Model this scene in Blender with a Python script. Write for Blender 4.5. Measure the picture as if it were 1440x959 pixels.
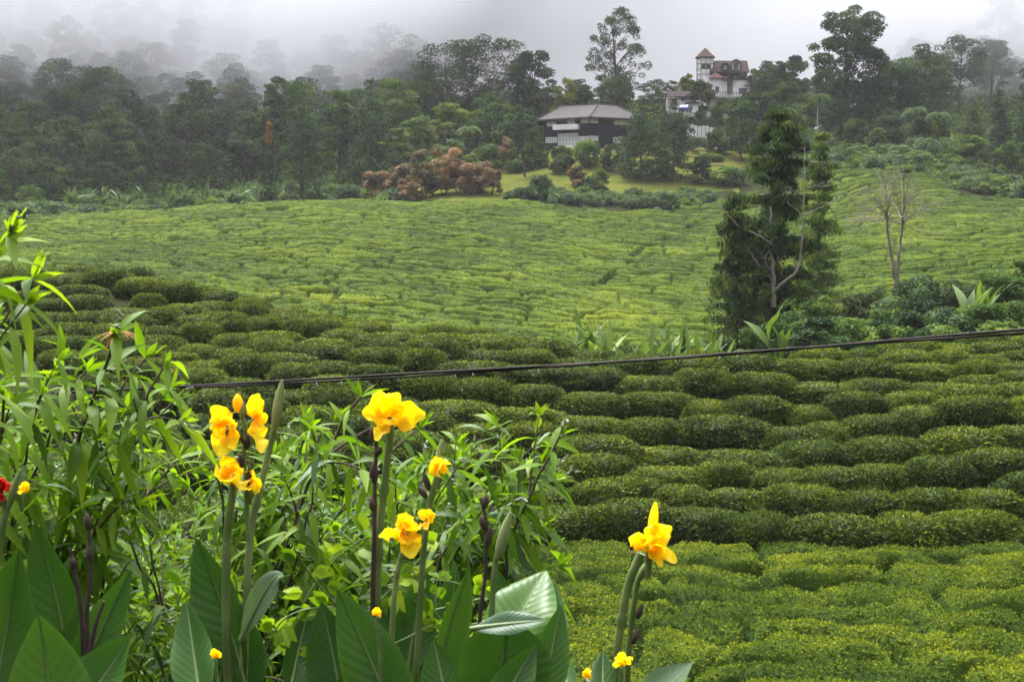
import bpy, math, random
import numpy as np
from mathutils import Vector, Matrix

C = bpy.context.scene.collection
SC = bpy.context.scene
for o in list(bpy.data.objects):
    bpy.data.objects.remove(o)

# ------------------------------------------------------------------ camera
F = 2000.0                                    # focal length in pixels of a 1440 px wide frame
PITCH = math.atan((479.5 - 330.0) / F)
cam = bpy.data.cameras.new('camera')
cam.lens = 50.0
cam.sensor_width = 36.0
cam.clip_start = 0.05
cam.clip_end = 6000.0
cam.dof.use_dof = True
cam.dof.focus_distance = 30.0
cam.dof.aperture_fstop = 16.0
camo = bpy.data.objects.new('camera', cam)
camo.location = (0, 0, 0)
camo.rotation_euler = (math.pi / 2 - PITCH, 0, 0)
C.objects.link(camo)
SC.camera = camo

# ------------------------------------------------------------------ sky and sun
SUN_EL, SUN_AZ = math.radians(62), math.radians(-28)       # high, a little behind the hill and to the left
w = bpy.data.worlds.new('World')
SC.world = w
w.use_nodes = True
nt = w.node_tree
nt.nodes.clear()
sky = nt.nodes.new('ShaderNodeTexSky')
sky.sky_type = 'NISHITA'
sky.sun_disc = False
sky.sun_elevation = SUN_EL
sky.sun_rotation = SUN_AZ
sky.air_density = 1.0
sky.dust_density = 5.0
hsv = nt.nodes.new('ShaderNodeHueSaturation')
hsv.inputs['Saturation'].default_value = 0.10
tc = nt.nodes.new('ShaderNodeTexCoord')
sx = nt.nodes.new('ShaderNodeSeparateXYZ')
mr = nt.nodes.new('ShaderNodeMapRange')
mr.inputs['From Min'].default_value = 0.17
mr.inputs['From Max'].default_value = 0.9
mr.inputs['To Min'].default_value = 0.20
mr.inputs['To Max'].default_value = 3.6
mul = nt.nodes.new('ShaderNodeMix')
mul.data_type = 'RGBA'
mul.blend_type = 'MULTIPLY'
mul.inputs[0].default_value = 1.0
bg = nt.nodes.new('ShaderNodeBackground')
bg.inputs['Strength'].default_value = 0.15
wo = nt.nodes.new('ShaderNodeOutputWorld')
nt.links.new(sky.outputs[0], hsv.inputs['Color'])
nt.links.new(tc.outputs['Generated'], sx.inputs[0])
nt.links.new(sx.outputs['Z'], mr.inputs['Value'])
nt.links.new(hsv.outputs[0], mul.inputs[6])
nt.links.new(mr.outputs[0], mul.inputs[7])
cool = nt.nodes.new('ShaderNodeMix'); cool.data_type = 'RGBA'; cool.blend_type = 'MULTIPLY'; cool.inputs[0].default_value = 1.0
cool.inputs[7].default_value = (0.965, 0.965, 1.03, 1)
nt.links.new(mul.outputs[2], cool.inputs[6])
nt.links.new(cool.outputs[2], bg.inputs['Color'])
nt.links.new(bg.outputs[0], wo.inputs['Surface'])
sl = bpy.data.lights.new('sun', 'SUN')
sl.energy = 2.6
sl.angle = math.radians(14)
sl.color = (1.0, 0.96, 0.90)
so = bpy.data.objects.new('sun', sl)
sd = Vector((math.sin(SUN_AZ) * math.cos(SUN_EL), math.cos(SUN_AZ) * math.cos(SUN_EL), math.sin(SUN_EL)))
so.rotation_euler = sd.to_track_quat('Z', 'Y').to_euler()
so.location = (0, 0, 60)
C.objects.link(so)
vs = SC.view_settings
vs.view_transform = 'Standard'
vs.look = 'None'
vs.gamma = 1.0
vs.exposure = 0.64
vs.use_curve_mapping = False
SC.render.engine = 'CYCLES'
cy = SC.cycles
cy.max_bounces = 8
cy.diffuse_bounces = 3
cy.glossy_bounces = 2
cy.transmission_bounces = 4
cy.volume_bounces = 4
cy.transparent_max_bounces = 8
cy.use_denoising = True
cy.volume_step_rate = 1.0
cy.volume_max_steps = 96

HAZE_D, MIST_D, MIST_OFF = 0.00012, 0.0255, (0.3, 0.0, 0.15)

# ------------------------------------------------------------------ helpers
def direction(px, py):
    v = (479.5 - py) / F
    return np.array([(px - 720.0) / F, math.cos(PITCH) + math.sin(PITCH) * v, -math.sin(PITCH) + math.cos(PITCH) * v])

def at(px, py, Y):
    d = direction(px, py)
    return d * (Y / d[1])

def zat(py, Y):
    return at(720, py, Y)[2]

def pix(p):
    p = np.atleast_2d(p)
    fwd = p[:, 1] * math.cos(PITCH) - p[:, 2] * math.sin(PITCH)
    up = p[:, 1] * math.sin(PITCH) + p[:, 2] * math.cos(PITCH)
    return np.stack([720 + F * p[:, 0] / fwd, 479.5 - F * up / fwd], 1)

def _hash(ix, iy, iz, seed):
    with np.errstate(over='ignore'):
        h = (ix.astype(np.int64) * 374761393 + iy.astype(np.int64) * 668265263 + iz.astype(np.int64) * 2147483647 + seed * 974711) & 0xFFFFFFFF
        h = ((h ^ (h >> 13)) * 1274126177) & 0xFFFFFFFF
        h = ((h ^ (h >> 16)) * 2246822519) & 0xFFFFFFFF
        h = h ^ (h >> 15)
    return (h & 0xFFFFFF) / float(0xFFFFFF)

def rnd2(ix, iy, seed=0):
    return _hash(np.asarray(ix), np.asarray(iy), np.zeros_like(np.asarray(ix)), seed)

def vnoise(x, y, seed=0):
    """value noise, 0..1"""
    x = np.asarray(x, float); y = np.asarray(y, float)
    ix = np.floor(x).astype(np.int64); iy = np.floor(y).astype(np.int64)
    fx = x - ix; fy = y - iy
    fx = fx * fx * (3 - 2 * fx); fy = fy * fy * (3 - 2 * fy)
    z = np.zeros_like(ix)
    a = _hash(ix, iy, z, seed); b = _hash(ix + 1, iy, z, seed)
    c = _hash(ix, iy + 1, z, seed); d = _hash(ix + 1, iy + 1, z, seed)
    return (a + (b - a) * fx) * (1 - fy) + (c + (d - c) * fx) * fy

def fbm(x, y, seed=0, n=3):
    s = 0; a = 0.5; t = 0
    for k in range(n):
        s = s + a * vnoise(x * 2 ** k, y * 2 ** k, seed + 17 * k); t += a; a *= 0.5
    return s / t

def smooth(a, b, x):
    t = np.clip((x - a) / (b - a), 0, 1)
    return t * t * (3 - 2 * t)

def pchip(xk, yk, x):
    xk = np.asarray(xk, float); yk = np.asarray(yk, float)
    h = np.diff(xk); d = np.diff(yk) / h
    m = np.zeros_like(yk)
    for i in range(1, len(xk) - 1):
        if d[i - 1] * d[i] > 0:
            w1 = 2 * h[i] + h[i - 1]; w2 = h[i] + 2 * h[i - 1]
            m[i] = (w1 + w2) / (w1 / d[i - 1] + w2 / d[i])
    m[0] = d[0]; m[-1] = d[-1]
    x = np.clip(x, xk[0], xk[-1])
    i = np.clip(np.searchsorted(xk, x) - 1, 0, len(h) - 1)
    t = (x - xk[i]) / h[i]
    return ((1 + 2 * t) * (1 - t) ** 2 * yk[i] + t * (1 - t) ** 2 * h[i] * m[i] + t * t * (3 - 2 * t) * yk[i + 1] + t * t * (t - 1) * h[i] * m[i + 1])

class Geo:
    """collects vertices, polygons, a per-vertex tint and a material index per polygon; build() makes ONE mesh"""
    def __init__(self):
        self.v = []; self.f = []; self.t = []; self.m = []; self.n = 0
    def add(self, v, f, tint=0.5, mi=0):
        v = np.asarray(v, np.float32).reshape(-1, 3)
        f = np.asarray(f, np.int64)
        if len(v) == 0 or len(f) == 0: return
        self.v.append(v); self.f.append(f + self.n)
        self.t.append(np.broadcast_to(np.asarray(tint, np.float32), (len(v),)).copy())
        self.m.append(np.full(len(f), mi, np.int32))
        self.n += len(v)
    def mesh(self, name, mats, smooth_faces=True):
        me = bpy.data.meshes.new(name)
        if self.n == 0: return me
        V = np.concatenate(self.v); T = np.concatenate(self.t)
        me.vertices.add(len(V)); me.vertices.foreach_set('co', V.ravel())
        ls = np.concatenate([np.full(len(f), f.shape[1], np.int32) for f in self.f])
        li = np.concatenate([f.ravel() for f in self.f]).astype(np.int32)
        me.loops.add(len(li)); me.loops.foreach_set('vertex_index', li)
        me.polygons.add(len(ls))
        me.polygons.foreach_set('loop_start', np.concatenate([[0], np.cumsum(ls)[:-1]]).astype(np.int32))
        me.polygons.foreach_set('material_index', np.concatenate(self.m))
        me.polygons.foreach_set('use_smooth', np.full(len(ls), smooth_faces))
        a = me.attributes.new('tint', 'FLOAT', 'POINT'); a.data.foreach_set('value', T)
        for mm in (mats if isinstance(mats, (list, tuple)) else [mats]): me.materials.append(mm)
        me.update(calc_edges=True)
        me.validate()
        return me

def link(name, data, parent=None, loc=None):
    o = bpy.data.objects.new(name, data); C.objects.link(o)
    if parent is not None: o.parent = parent
    if loc is not None: o.location = loc
    return o

def thing(name, label, cat, loc=(0, 0, 0), group=None, rotz=0.0):
    o = link(name, None); o.location = Vector([float(a) for a in loc]); o.rotation_euler[2] = rotz
    o.empty_display_size = 0.2
    o['label'] = label; o['category'] = cat
    if group: o['group'] = group
    return o

def copy_thing(root, loc, rotz=0.0, scale=(1, 1, 1), label=None, group=None):
    r = root.copy(); C.objects.link(r)
    r.location = Vector([float(a) for a in loc]); r.rotation_euler = (0, 0, rotz); r.scale = scale
    if label: r['label'] = label
    if group: r['group'] = group
    for ch in root.children:
        c = ch.copy(); C.objects.link(c); c.parent = r
        for g in ch.children:
            d = g.copy(); C.objects.link(d); d.parent = c
    return r

def tag(o, label, cat, group=None):
    o['label'] = label; o['category'] = cat
    if group: o['group'] = group
    return o

def unit(v):
    v = np.asarray(v, float)
    return v / np.maximum(np.linalg.norm(v, axis=-1, keepdims=True), 1e-9)

def tube(g, pts, rad, n=6, tint=0.5, mi=0, cap=True):
    pts = np.asarray(pts, float); k = len(pts)
    rad = np.broadcast_to(np.asarray(rad, float), (k,))
    t = unit(np.gradient(pts, axis=0))
    ref = np.array([0, 0, 1.0]) if abs(t[0][2]) < 0.9 else np.array([1.0, 0, 0])
    a = unit(np.cross(t, ref)); b = np.cross(t, a)
    ang = np.linspace(0, 2 * np.pi, n, endpoint=False)
    ring = pts[:, None, :] + rad[:, None, None] * (np.cos(ang)[None, :, None] * a[:, None, :] + np.sin(ang)[None, :, None] * b[:, None, :])
    v = ring.reshape(-1, 3)
    i = np.arange(k - 1)[:, None] * n; j = np.arange(n)[None, :]; j2 = (j + 1) % n
    f = np.stack([i + j, i + j2, i + n + j2, i + n + j], -1).reshape(-1, 4)
    g.add(v, f, tint, mi)
    if np.ndim(tint): tint = float(np.mean(tint))
    if cap:
        g.add(np.concatenate([ring[-1], pts[-1:]]), np.stack([np.arange(n), (np.arange(n) + 1) % n, np.full(n, n)], 1), tint, mi)
        g.add(np.concatenate([ring[0], pts[:1]]), np.stack([(np.arange(n) + 1) % n, np.arange(n), np.full(n, n)], 1), tint, mi)

def box(g, c, s, rot=0.0, mi=0, tint=0.5):
    x, y, z = [a / 2 for a in s]
    v = np.array([[-x, -y, -z], [x, -y, -z], [x, y, -z], [-x, y, -z], [-x, -y, z], [x, -y, z], [x, y, z], [-x, y, z]])
    cr, sr = math.cos(rot), math.sin(rot)
    v = np.stack([v[:, 0] * cr - v[:, 1] * sr, v[:, 0] * sr + v[:, 1] * cr, v[:, 2]], 1) + np.asarray(c)
    g.add(v, [[0, 3, 2, 1], [4, 5, 6, 7], [0, 1, 5, 4], [1, 2, 6, 5], [2, 3, 7, 6], [3, 0, 4, 7]], tint, mi)

def cards(g, P, A, N, L, W, tint, mi=0, fold=0.15):
    """rhombic leaf faces: base P, axis A, normal N, length L, width W"""
    n = len(P)
    if n == 0: return
    A = unit(A); S = unit(np.cross(A, N)); N2 = np.cross(S, A)
    L = np.broadcast_to(np.asarray(L, float), (n,))[:, None]; W = np.broadcast_to(np.asarray(W, float), (n,))[:, None]
    v = np.stack([P, P + A * L * 0.45 + S * W * 0.5 + N2 * W * fold, P + A * L, P + A * L * 0.45 - S * W * 0.5 + N2 * W * fold], 1).reshape(-1, 3)
    f = np.arange(n * 4).reshape(n, 4)
    g.add(v, f, np.repeat(np.broadcast_to(np.asarray(tint, float), (n,)), 4), mi)

def blades(g, P, A, N, L, W, tint, seg=4, droop=0.3, mi=0, fold=0.25, wmax=0.42):
    """lance-shaped leaves with a midrib fold that bend towards the ground along their length"""
    n = len(P)
    if n == 0: return
    A = unit(A); S = unit(np.cross(A, N)); N2 = np.cross(S, A)
    L = np.broadcast_to(np.asarray(L, float), (n,)); W = np.broadcast_to(np.asarray(W, float), (n,)); dr = np.broadcast_to(np.asarray(droop, float), (n,))
    t = np.linspace(0, 1, seg + 1)
    prof = np.where(t < wmax, np.sin(t / wmax * np.pi / 2) ** 0.8, np.cos((t - wmax) / (1 - wmax) * np.pi / 2) ** 1.15)
    prof[0] = 0.10; prof[-1] = 0.02
    mid = P[:, None, :] + A[:, None, :] * (L[:, None] * t)[:, :, None]
    mid = mid - N2[:, None, :] * (L[:, None] * dr[:, None] * 0.45 * t ** 2)[:, :, None]
    mid[:, :, 2] -= L[:, None] * dr[:, None] * 0.5 * t[None, :] ** 2
    hw = (W[:, None] * 0.5 * prof)[:, :, None]
    lf = mid + S[:, None, :] * hw + N2[:, None, :] * hw * fold
    rt = mid - S[:, None, :] * hw + N2[:, None, :] * hw * fold
    v = np.stack([lf, mid, rt], 2).reshape(-1, 3)
    base = (np.arange(n) * (seg + 1) * 3)[:, None]
    k = (np.arange(seg) * 3)[None, :]
    q1 = np.stack([base + k, base + k + 1, base + k + 4, base + k + 3], -1).reshape(-1, 4)
    q2 = np.stack([base + k + 1, base + k + 2, base + k + 5, base + k + 4], -1).reshape(-1, 4)
    g.add(v, np.concatenate([q1, q2]), np.repeat(np.broadcast_to(np.asarray(tint, float), (n,)), (seg + 1) * 3), mi)

def rdir(rng, n):
    return unit(rng.normal(size=(n, 3)))

# ------------------------------------------------------------------ materials
def new_mat(name):
    m = bpy.data.materials.new(name); m.use_nodes = True
    m.node_tree.nodes.clear()
    return m, m.node_tree.nodes, m.node_tree.links

def ramp(nd, stops):
    r = nd.new('ShaderNodeValToRGB')
    e = r.color_ramp.elements
    while len(e) < len(stops): e.new(0.5)
    for q, (p, c) in zip(e, stops):
        q.position = p; q.color = (*c, 1)
    return r

def leaf_mat(name, stops, rough=0.5, trans=0.3, noise=3.0, namt=0.25, spec=0.4, orand=0.0):
    m, nd, lk = new_mat(name)
    at_ = nd.new('ShaderNodeAttribute'); at_.attribute_name = 'tint'
    geo = nd.new('ShaderNodeNewGeometry')
    nz = nd.new('ShaderNodeTexNoise'); nz.inputs['Scale'].default_value = noise; nz.inputs['Detail'].default_value = 2
    lk.new(geo.outputs['Position'], nz.inputs['Vector'])
    ad = nd.new('ShaderNodeMath'); ad.operation = 'MULTIPLY_ADD'
    ad.inputs[1].default_value = namt
    lk.new(nz.outputs[0], ad.inputs[0])
    sb = nd.new('ShaderNodeMath'); sb.operation = 'SUBTRACT'; sb.inputs[1].default_value = namt * 0.5
    lk.new(at_.outputs['Fac'], sb.inputs[0]); lk.new(sb.outputs[0], ad.inputs[2])
    last = ad
    if orand:
        oi = nd.new('ShaderNodeObjectInfo')
        a2 = nd.new('ShaderNodeMath'); a2.operation = 'MULTIPLY_ADD'; a2.inputs[1].default_value = orand
        s2 = nd.new('ShaderNodeMath'); s2.operation = 'SUBTRACT'; s2.inputs[1].default_value = orand * 0.5
        lk.new(ad.outputs[0], s2.inputs[0]); lk.new(oi.outputs['Random'], a2.inputs[0]); lk.new(s2.outputs[0], a2.inputs[2])
        last = a2
    r = ramp(nd, stops); lk.new(last.outputs[0], r.inputs[0])
    p = nd.new('ShaderNodeBsdfPrincipled')
    p.inputs['Roughness'].default_value = rough
    p.inputs['Specular IOR Level'].default_value = spec
    lk.new(r.outputs[0], p.inputs['Base Color'])
    out = nd.new('ShaderNodeOutputMaterial')
    if trans > 0:
        tr = nd.new('ShaderNodeBsdfTranslucent')
        br = nd.new('ShaderNodeMix'); br.data_type = 'RGBA'; br.blend_type = 'MULTIPLY'; br.inputs[0].default_value = 1
        br.inputs[7].default_value = (1.5, 1.6, 0.6, 1)
        lk.new(r.outputs[0], br.inputs[6]); lk.new(br.outputs[2], tr.inputs['Color'])
        mx = nd.new('ShaderNodeMixShader'); mx.inputs[0].default_value = trans
        lk.new(p.outputs[0], mx.inputs[1]); lk.new(tr.outputs[0], mx.inputs[2]); lk.new(mx.outputs[0], out.inputs['Surface'])
    else:
        lk.new(p.outputs[0], out.inputs['Surface'])
    return m

def plain_mat(name, c1, c2=None, scale=4.0, rough=0.7, bump=0.0, bscale=None, stretch=(1, 1, 1), spec=0.4):
    m, nd, lk = new_mat(name)
    c2 = c2 or tuple(a * 0.8 for a in c1)
    tcn = nd.new('ShaderNodeTexCoord'); mp = nd.new('ShaderNodeMapping'); mp.inputs['Scale'].default_value = stretch
    lk.new(tcn.outputs['Object'], mp.inputs['Vector'])
    nz = nd.new('ShaderNodeTexNoise'); nz.inputs['Scale'].default_value = scale; nz.inputs['Detail'].default_value = 5; nz.inputs['Roughness'].default_value = 0.65
    lk.new(mp.outputs[0], nz.inputs['Vector'])
    r = ramp(nd, [(0.35, c1), (0.68, c2)]); lk.new(nz.outputs[0], r.inputs[0])
    p = nd.new('ShaderNodeBsdfPrincipled'); p.inputs['Roughness'].default_value = rough; p.inputs['Specular IOR Level'].default_value = spec
    lk.new(r.outputs[0], p.inputs['Base Color'])
    if bump:
        bp = nd.new('ShaderNodeBump'); bp.inputs['Strength'].default_value = bump; bp.inputs['Distance'].default_value = 0.03
        n2 = nd.new('ShaderNodeTexNoise'); n2.inputs['Scale'].default_value = bscale or scale * 4; n2.inputs['Detail'].default_value = 4
        lk.new(mp.outputs[0], n2.inputs['Vector']); lk.new(n2.outputs[0], bp.inputs['Height']); lk.new(bp.outputs[0], p.inputs['Normal'])
    out = nd.new('ShaderNodeOutputMaterial'); lk.new(p.outputs[0], out.inputs['Surface'])
    return m

M = {}
M['soil'] = plain_mat('soil_and_grass', (0.014, 0.022, 0.007), (0.030, 0.030, 0.014), 0.8, 1.0, 0.6, 6, spec=0.0)
M['lawn'] = plain_mat('lawn_grass', (0.098, 0.098, 0.018), (0.052, 0.070, 0.014), 0.35, 1.0, 0.5, 8, spec=0.0)
M['earth'] = plain_mat('red_earth', (0.085, 0.040, 0.022), (0.055, 0.032, 0.02), 3.0, 1.0, 0.8, 12, spec=0.0)
M['tea'] = leaf_mat('tea_leaf', [(0.0, (0.014, 0.028, 0.007)), (0.35, (0.036, 0.062, 0.009)), (0.62, (0.080, 0.115, 0.010)), (1.0, (0.21, 0.225, 0.012))], 0.7, 0.22, 1.2, 0.35, 0.02)
M['tea_bush'] = leaf_mat('tea_bush_leaf', [(0.0, (0.012, 0.024, 0.007)), (0.35, (0.040, 0.064, 0.010)), (0.65, (0.095, 0.130, 0.012)), (1.0, (0.25, 0.26, 0.014))], 0.55, 0.25, 1.0, 0.3, 0.09, 0.22)
M['twig'] = plain_mat('tea_twig', (0.045, 0.038, 0.026), (0.025, 0.024, 0.016), 9, 0.9)
G_ = [(0.0, (0.015, 0.034, 0.010)), (0.4, (0.042, 0.086, 0.020)), (0.7, (0.092, 0.148, 0.030)), (1.0, (0.165, 0.215, 0.040))]
M['green'] = leaf_mat('tree_leaf_green', G_, 0.65, 0.28, 0.35, 0.4, 0.10, 0.35)
M['dark'] = leaf_mat('tree_leaf_dark', [(0.0, (0.009, 0.023, 0.010)), (0.5, (0.025, 0.056, 0.019)), (1.0, (0.068, 0.115, 0.034))], 0.7, 0.15, 0.35, 0.35, 0.12, 0.2)
M['olive'] = leaf_mat('tree_leaf_olive', [(0.0, (0.024, 0.036, 0.015)), (0.5, (0.066, 0.088, 0.032)), (1.0, (0.135, 0.16, 0.058))], 0.7, 0.25, 0.35, 0.35, 0.12, 0.2)
M['lime'] = leaf_mat('tree_leaf_lime', [(0.0, (0.05, 0.075, 0.012)), (0.5, (0.12, 0.16, 0.02)), (1.0, (0.25, 0.26, 0.03))], 0.6, 0.3, 0.35, 0.3, 0.12, 0.1)
M['blue'] = leaf_mat('tree_leaf_bluegreen', [(0.0, (0.03, 0.055, 0.026)), (0.5, (0.070, 0.115, 0.048)), (1.0, (0.13, 0.19, 0.08))], 0.7, 0.2, 0.35, 0.35, 0.12, 0.2)
M['red'] = leaf_mat('shrub_leaf_russet', [(0.0, (0.045, 0.052, 0.020)), (0.4, (0.12, 0.085, 0.034)), (0.7, (0.20, 0.112, 0.048)), (1.0, (0.29, 0.155, 0.08))], 0.6, 0.3, 0.7, 0.6, 0.3, 0.2)
M['weep'] = leaf_mat('weeping_needle', [(0.0, (0.008, 0.020, 0.006)), (0.5, (0.036, 0.072, 0.016)), (1.0, (0.14, 0.175, 0.030))], 0.7, 0.2, 0.8, 0.35, 0.1)
M['banana'] = leaf_mat('banana_leaf', [(0.0, (0.045, 0.08, 0.022)), (0.6, (0.10, 0.16, 0.035)), (1.0, (0.22, 0.27, 0.07))], 0.5, 0.3, 0.8, 0.3, 0.2)
M['banana_far'] = leaf_mat('banana_leaf_far', [(0.0, (0.035, 0.065, 0.025)), (0.6, (0.075, 0.12, 0.045)), (1.0, (0.15, 0.20, 0.08))], 0.6, 0.25, 0.8, 0.3, 0.12)
M['fern'] = leaf_mat('fern_frond', [(0.0, (0.03, 0.06, 0.02)), (0.6, (0.075, 0.13, 0.032)), (1.0, (0.14, 0.20, 0.05))], 0.5, 0.3, 0.5, 0.2, 0.4)
M['bark'] = plain_mat('bark_brown', (0.075, 0.058, 0.045), (0.045, 0.038, 0.03), 3, 0.9, 0.5, 10, (1, 1, 0.3))
M['bark_pale'] = plain_mat('bark_pale', (0.34, 0.30, 0.25), (0.17, 0.15, 0.125), 2.2, 0.85, 0.4, 9, (1, 1, 0.5))
M['grass'] = leaf_mat('grass_blade', [(0.0, (0.04, 0.07, 0.015)), (0.6, (0.10, 0.16, 0.025)), (1.0, (0.24, 0.25, 0.06))], 0.6, 0.35, 1.0, 0.2, 0.3)

# ------------------------------------------------------------------ terrain
def near(extra):
    return [(0.4, -1.70), (3.0, -1.85), (5.0, -2.6), (10.0, -5.0), (18.0, -7.6), (23.5, -8.35), (30.0, -8.45), (36.5, -8.5)] + extra

def k(Y, py, dz=0.0):
    return (Y, zat(py, Y) + dz)
B = -0.92       # ground lies this far under the clipped tops
COLS = {
    -400: near([k(56, 490, B), k(74, 402, B), (90, -5.2), k(104, 400, B), k(130, 372, B), k(160, 340, B), k(188, 308, B), (212, 2.0), k(250, 262), k(300, 185), k(400, 50), k(520, -90), (900, 210)]),
    -100: near([k(56, 485, B), k(73, 386, B), (90, -4.8), k(104, 398, B), k(130, 370, B), k(160, 336, B), k(188, 307, B), (212, 2.0), k(250, 278), k(300, 205), k(400, 70), k(520, -60), (900, 210)]),
    170: near([k(56, 475, B), k(64, 412, B), k(71, 370, B), (86, -4.6), k(104, 408, B), k(130, 372, B), k(160, 333, B), k(188, 300, B), (212, 2.4), k(250, 280), k(300, 215), k(400, 85), k(520, -30), (900, 200)]),
    430: near([k(50, 520, B), k(65, 439, B), (80, -6.4), k(104, 452, B), k(125, 400, B), k(150, 346, B), k(178, 300, B), k(194, 282, B), (212, 3.6), k(250, 262), k(300, 205), k(360, 140), k(450, 60), k(560, 0), (900, 160)]),
    700: near([k(46, 585, B), k(58, 464, B), (72, -7.2), k(102, 472, B), k(130, 402, B), k(160, 342, B), k(198, 289, B), k(212, 279), k(232, 250), k(250, 222), k(275, 204), k(320, 155), k(380, 150), k(450, 170), (700, 30), (900, 30)]),
    880: near([k(46, 590, B), k(54, 499, B), (66, -7.6), k(104, 478, B), k(130, 415, B), k(160, 356, B), k(200, 302, B), k(212, 283), k(232, 240), k(249, 206), k(266, 203), k(300, 158), k(340, 150), k(420, 175), (700, 30), (900, 30)]),
    1060: near([k(46, 590, B), k(53, 503, B), (66, -7.6), k(104, 478, B), k(130, 418, B), k(160, 360, B), k(200, 303, B), k(220, 262), k(250, 215), k(275, 186), k(298, 143), k(330, 141), k(420, 160), (700, 40), (900, 40)]),
    1250: near([k(46, 578, B), k(55, 487, B), (68, -7.2), k(104, 470, B), k(130, 397, B), k(160, 333, B), k(200, 256, B), k(214, 232), k(240, 213), k(265, 190), k(300, 175), k(420, 160), k(520, 110), (700, 80), (900, 120)]),
    1440: near([k(46, 565, B), k(58, 472, B), (70, -6.8), k(104, 452, B), k(130, 388, B), k(160, 332, B), k(193, 292, B), (205, 5.0), (216, 5.6), k(250, 236), k(300, 195), k(380, 130), k(480, 45), k(600, -30), (900, 190)]),
    1800: near([k(46, 560, B), k(60, 456, B), (72, -6.4), k(104, 440, B), k(130, 380, B), k(160, 328, B), k(193, 286, B), (205, 5.6), (216, 6.4), k(250, 220), k(300, 170), k(380, 90), k(480, 0), k(600, -60), (900, 230)]),
}
_ln = np.linspace(math.log(0.4), math.log(900), 900)
_px = np.linspace(-400, 1800, 441)
_cols = sorted(COLS)
_t = np.stack([pchip(np.array([q[0] for q in COLS[c]]), np.array([q[1] for q in COLS[c]]), np.exp(_ln)) for c in _cols])
_tab = np.stack([pchip(np.array(_cols, float), _t[:, i], _px) for i in range(len(_ln))], 1)
for _ in range(3):                                     # soften between the columns
    q = np.pad(_tab, ((12, 12), (0, 0)), mode='edge')
    _tab = np.mean([q[i:i + len(_px)] for i in range(0, 25, 3)], axis=0)

def ground(x, y):
    x = np.asarray(x, float); y = np.maximum(np.asarray(y, float), 0.4)
    u = np.clip((720 + F * x / y + 400) / 2200 * 440, 0, 439.999)
    v = np.clip((np.log(y) - _ln[0]) / (_ln[-1] - _ln[0]) * 899, 0, 898.999)
    i = u.astype(int); j = v.astype(int); a = u - i; b = v - j
    return (_tab[i, j] * (1 - a) + _tab[i + 1, j] * a) * (1 - b) + (_tab[i, j + 1] * (1 - a) + _tab[i + 1, j + 1] * a) * b

def gz(x, y):
    return float(ground(x, y))

def xof(px, Y):
    return (px - 720.0) / F * Y * 1.0 * (1 / math.cos(PITCH)) * 0 + at(px, 330, Y)[0]

def grid_faces(nr, nc):
    i = np.arange(nr - 1)[:, None] * nc; j = np.arange(nc - 1)[None, :]
    return np.stack([i + j, i + j + 1, i + nc + j + 1, i + nc + j], -1).reshape(-1, 4)

g = Geo()
px = np.linspace(-1300, 2700, 321); Y = np.exp(np.linspace(math.log(0.8), math.log(900), 330))
PX, YY = np.meshgrid(px, Y)
X = (PX - 720) / F * YY
Z = ground(X, YY)
g.add(np.stack([X, YY, Z], -1), grid_faces(*X.shape))
o = link('ground', g.mesh('ground', M['soil'])); o['kind'] = 'structure'

def patch(name, mat, poly, dz, step, jag=0.0):
    """a sheet following the ground inside a polygon of (px, Y) corners"""
    poly = np.array(poly, float)
    pxs = np.arange(poly[:, 0].min(), poly[:, 0].max(), step[0]); ys = np.arange(poly[:, 1].min(), poly[:, 1].max(), step[1])
    P, Yq = np.meshgrid(pxs, ys)
    Pj = P + jag * (fbm(P / 25, Yq / 4, 5) - 0.5) * 2 * 30; Yj = Yq + jag * (fbm(P / 25, Yq / 4, 9) - 0.5) * 2 * 3
    ins = np.zeros(P.shape, bool)
    n = len(poly)
    for a in range(n):
        x1, y1 = poly[a]; x2, y2 = poly[(a + 1) % n]
        c = ((y1 > Yj) != (y2 > Yj)) & (Pj < (x2 - x1) * (Yj - y1) / (y2 - y1 + 1e-12) + x1)
        ins ^= c
    X = (P - 720) / F * Yq
    g = Geo()
    f = grid_faces(*P.shape)
    keep = ins.ravel()[f].all(1)
    g.add(np.stack([X, Yq, ground(X, Yq) + dz], -1), f[keep])
    o = link(name, g.mesh(name, mat)); o['kind'] = 'structure'
    return o
patch('lawn', M['lawn'], [(560, 213), (700, 209), (860, 211), (960, 214), (990, 232), (930, 250), (880, 262), (790, 262), (700, 250), (620, 235), (560, 224)], 0.05, (4, 0.8), 1.0)
patch('terraced_lawn', M['lawn'], [(950, 216), (1040, 214), (1060, 240), (1050, 272), (960, 272)], 0.06, (4, 0.8), 1.0)
# ------------------------------------------------------------------ clipped tea: far basin and near flat field
ORD = ['zeroth', 'first', 'second', 'third', 'fourth', 'fifth', 'sixth', 'seventh', 'eighth', 'ninth', 'tenth', 'eleventh', 'twelfth', 'thirteenth', 'fourteenth', 'fifteenth', 'sixteenth', 'seventeenth', 'eighteenth', 'nineteenth', 'twentieth',
       'twenty-first', 'twenty-second', 'twenty-third', 'twenty-fourth', 'twenty-fifth', 'twenty-sixth', 'twenty-seventh', 'twenty-eighth', 'twenty-ninth', 'thirtieth']

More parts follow.
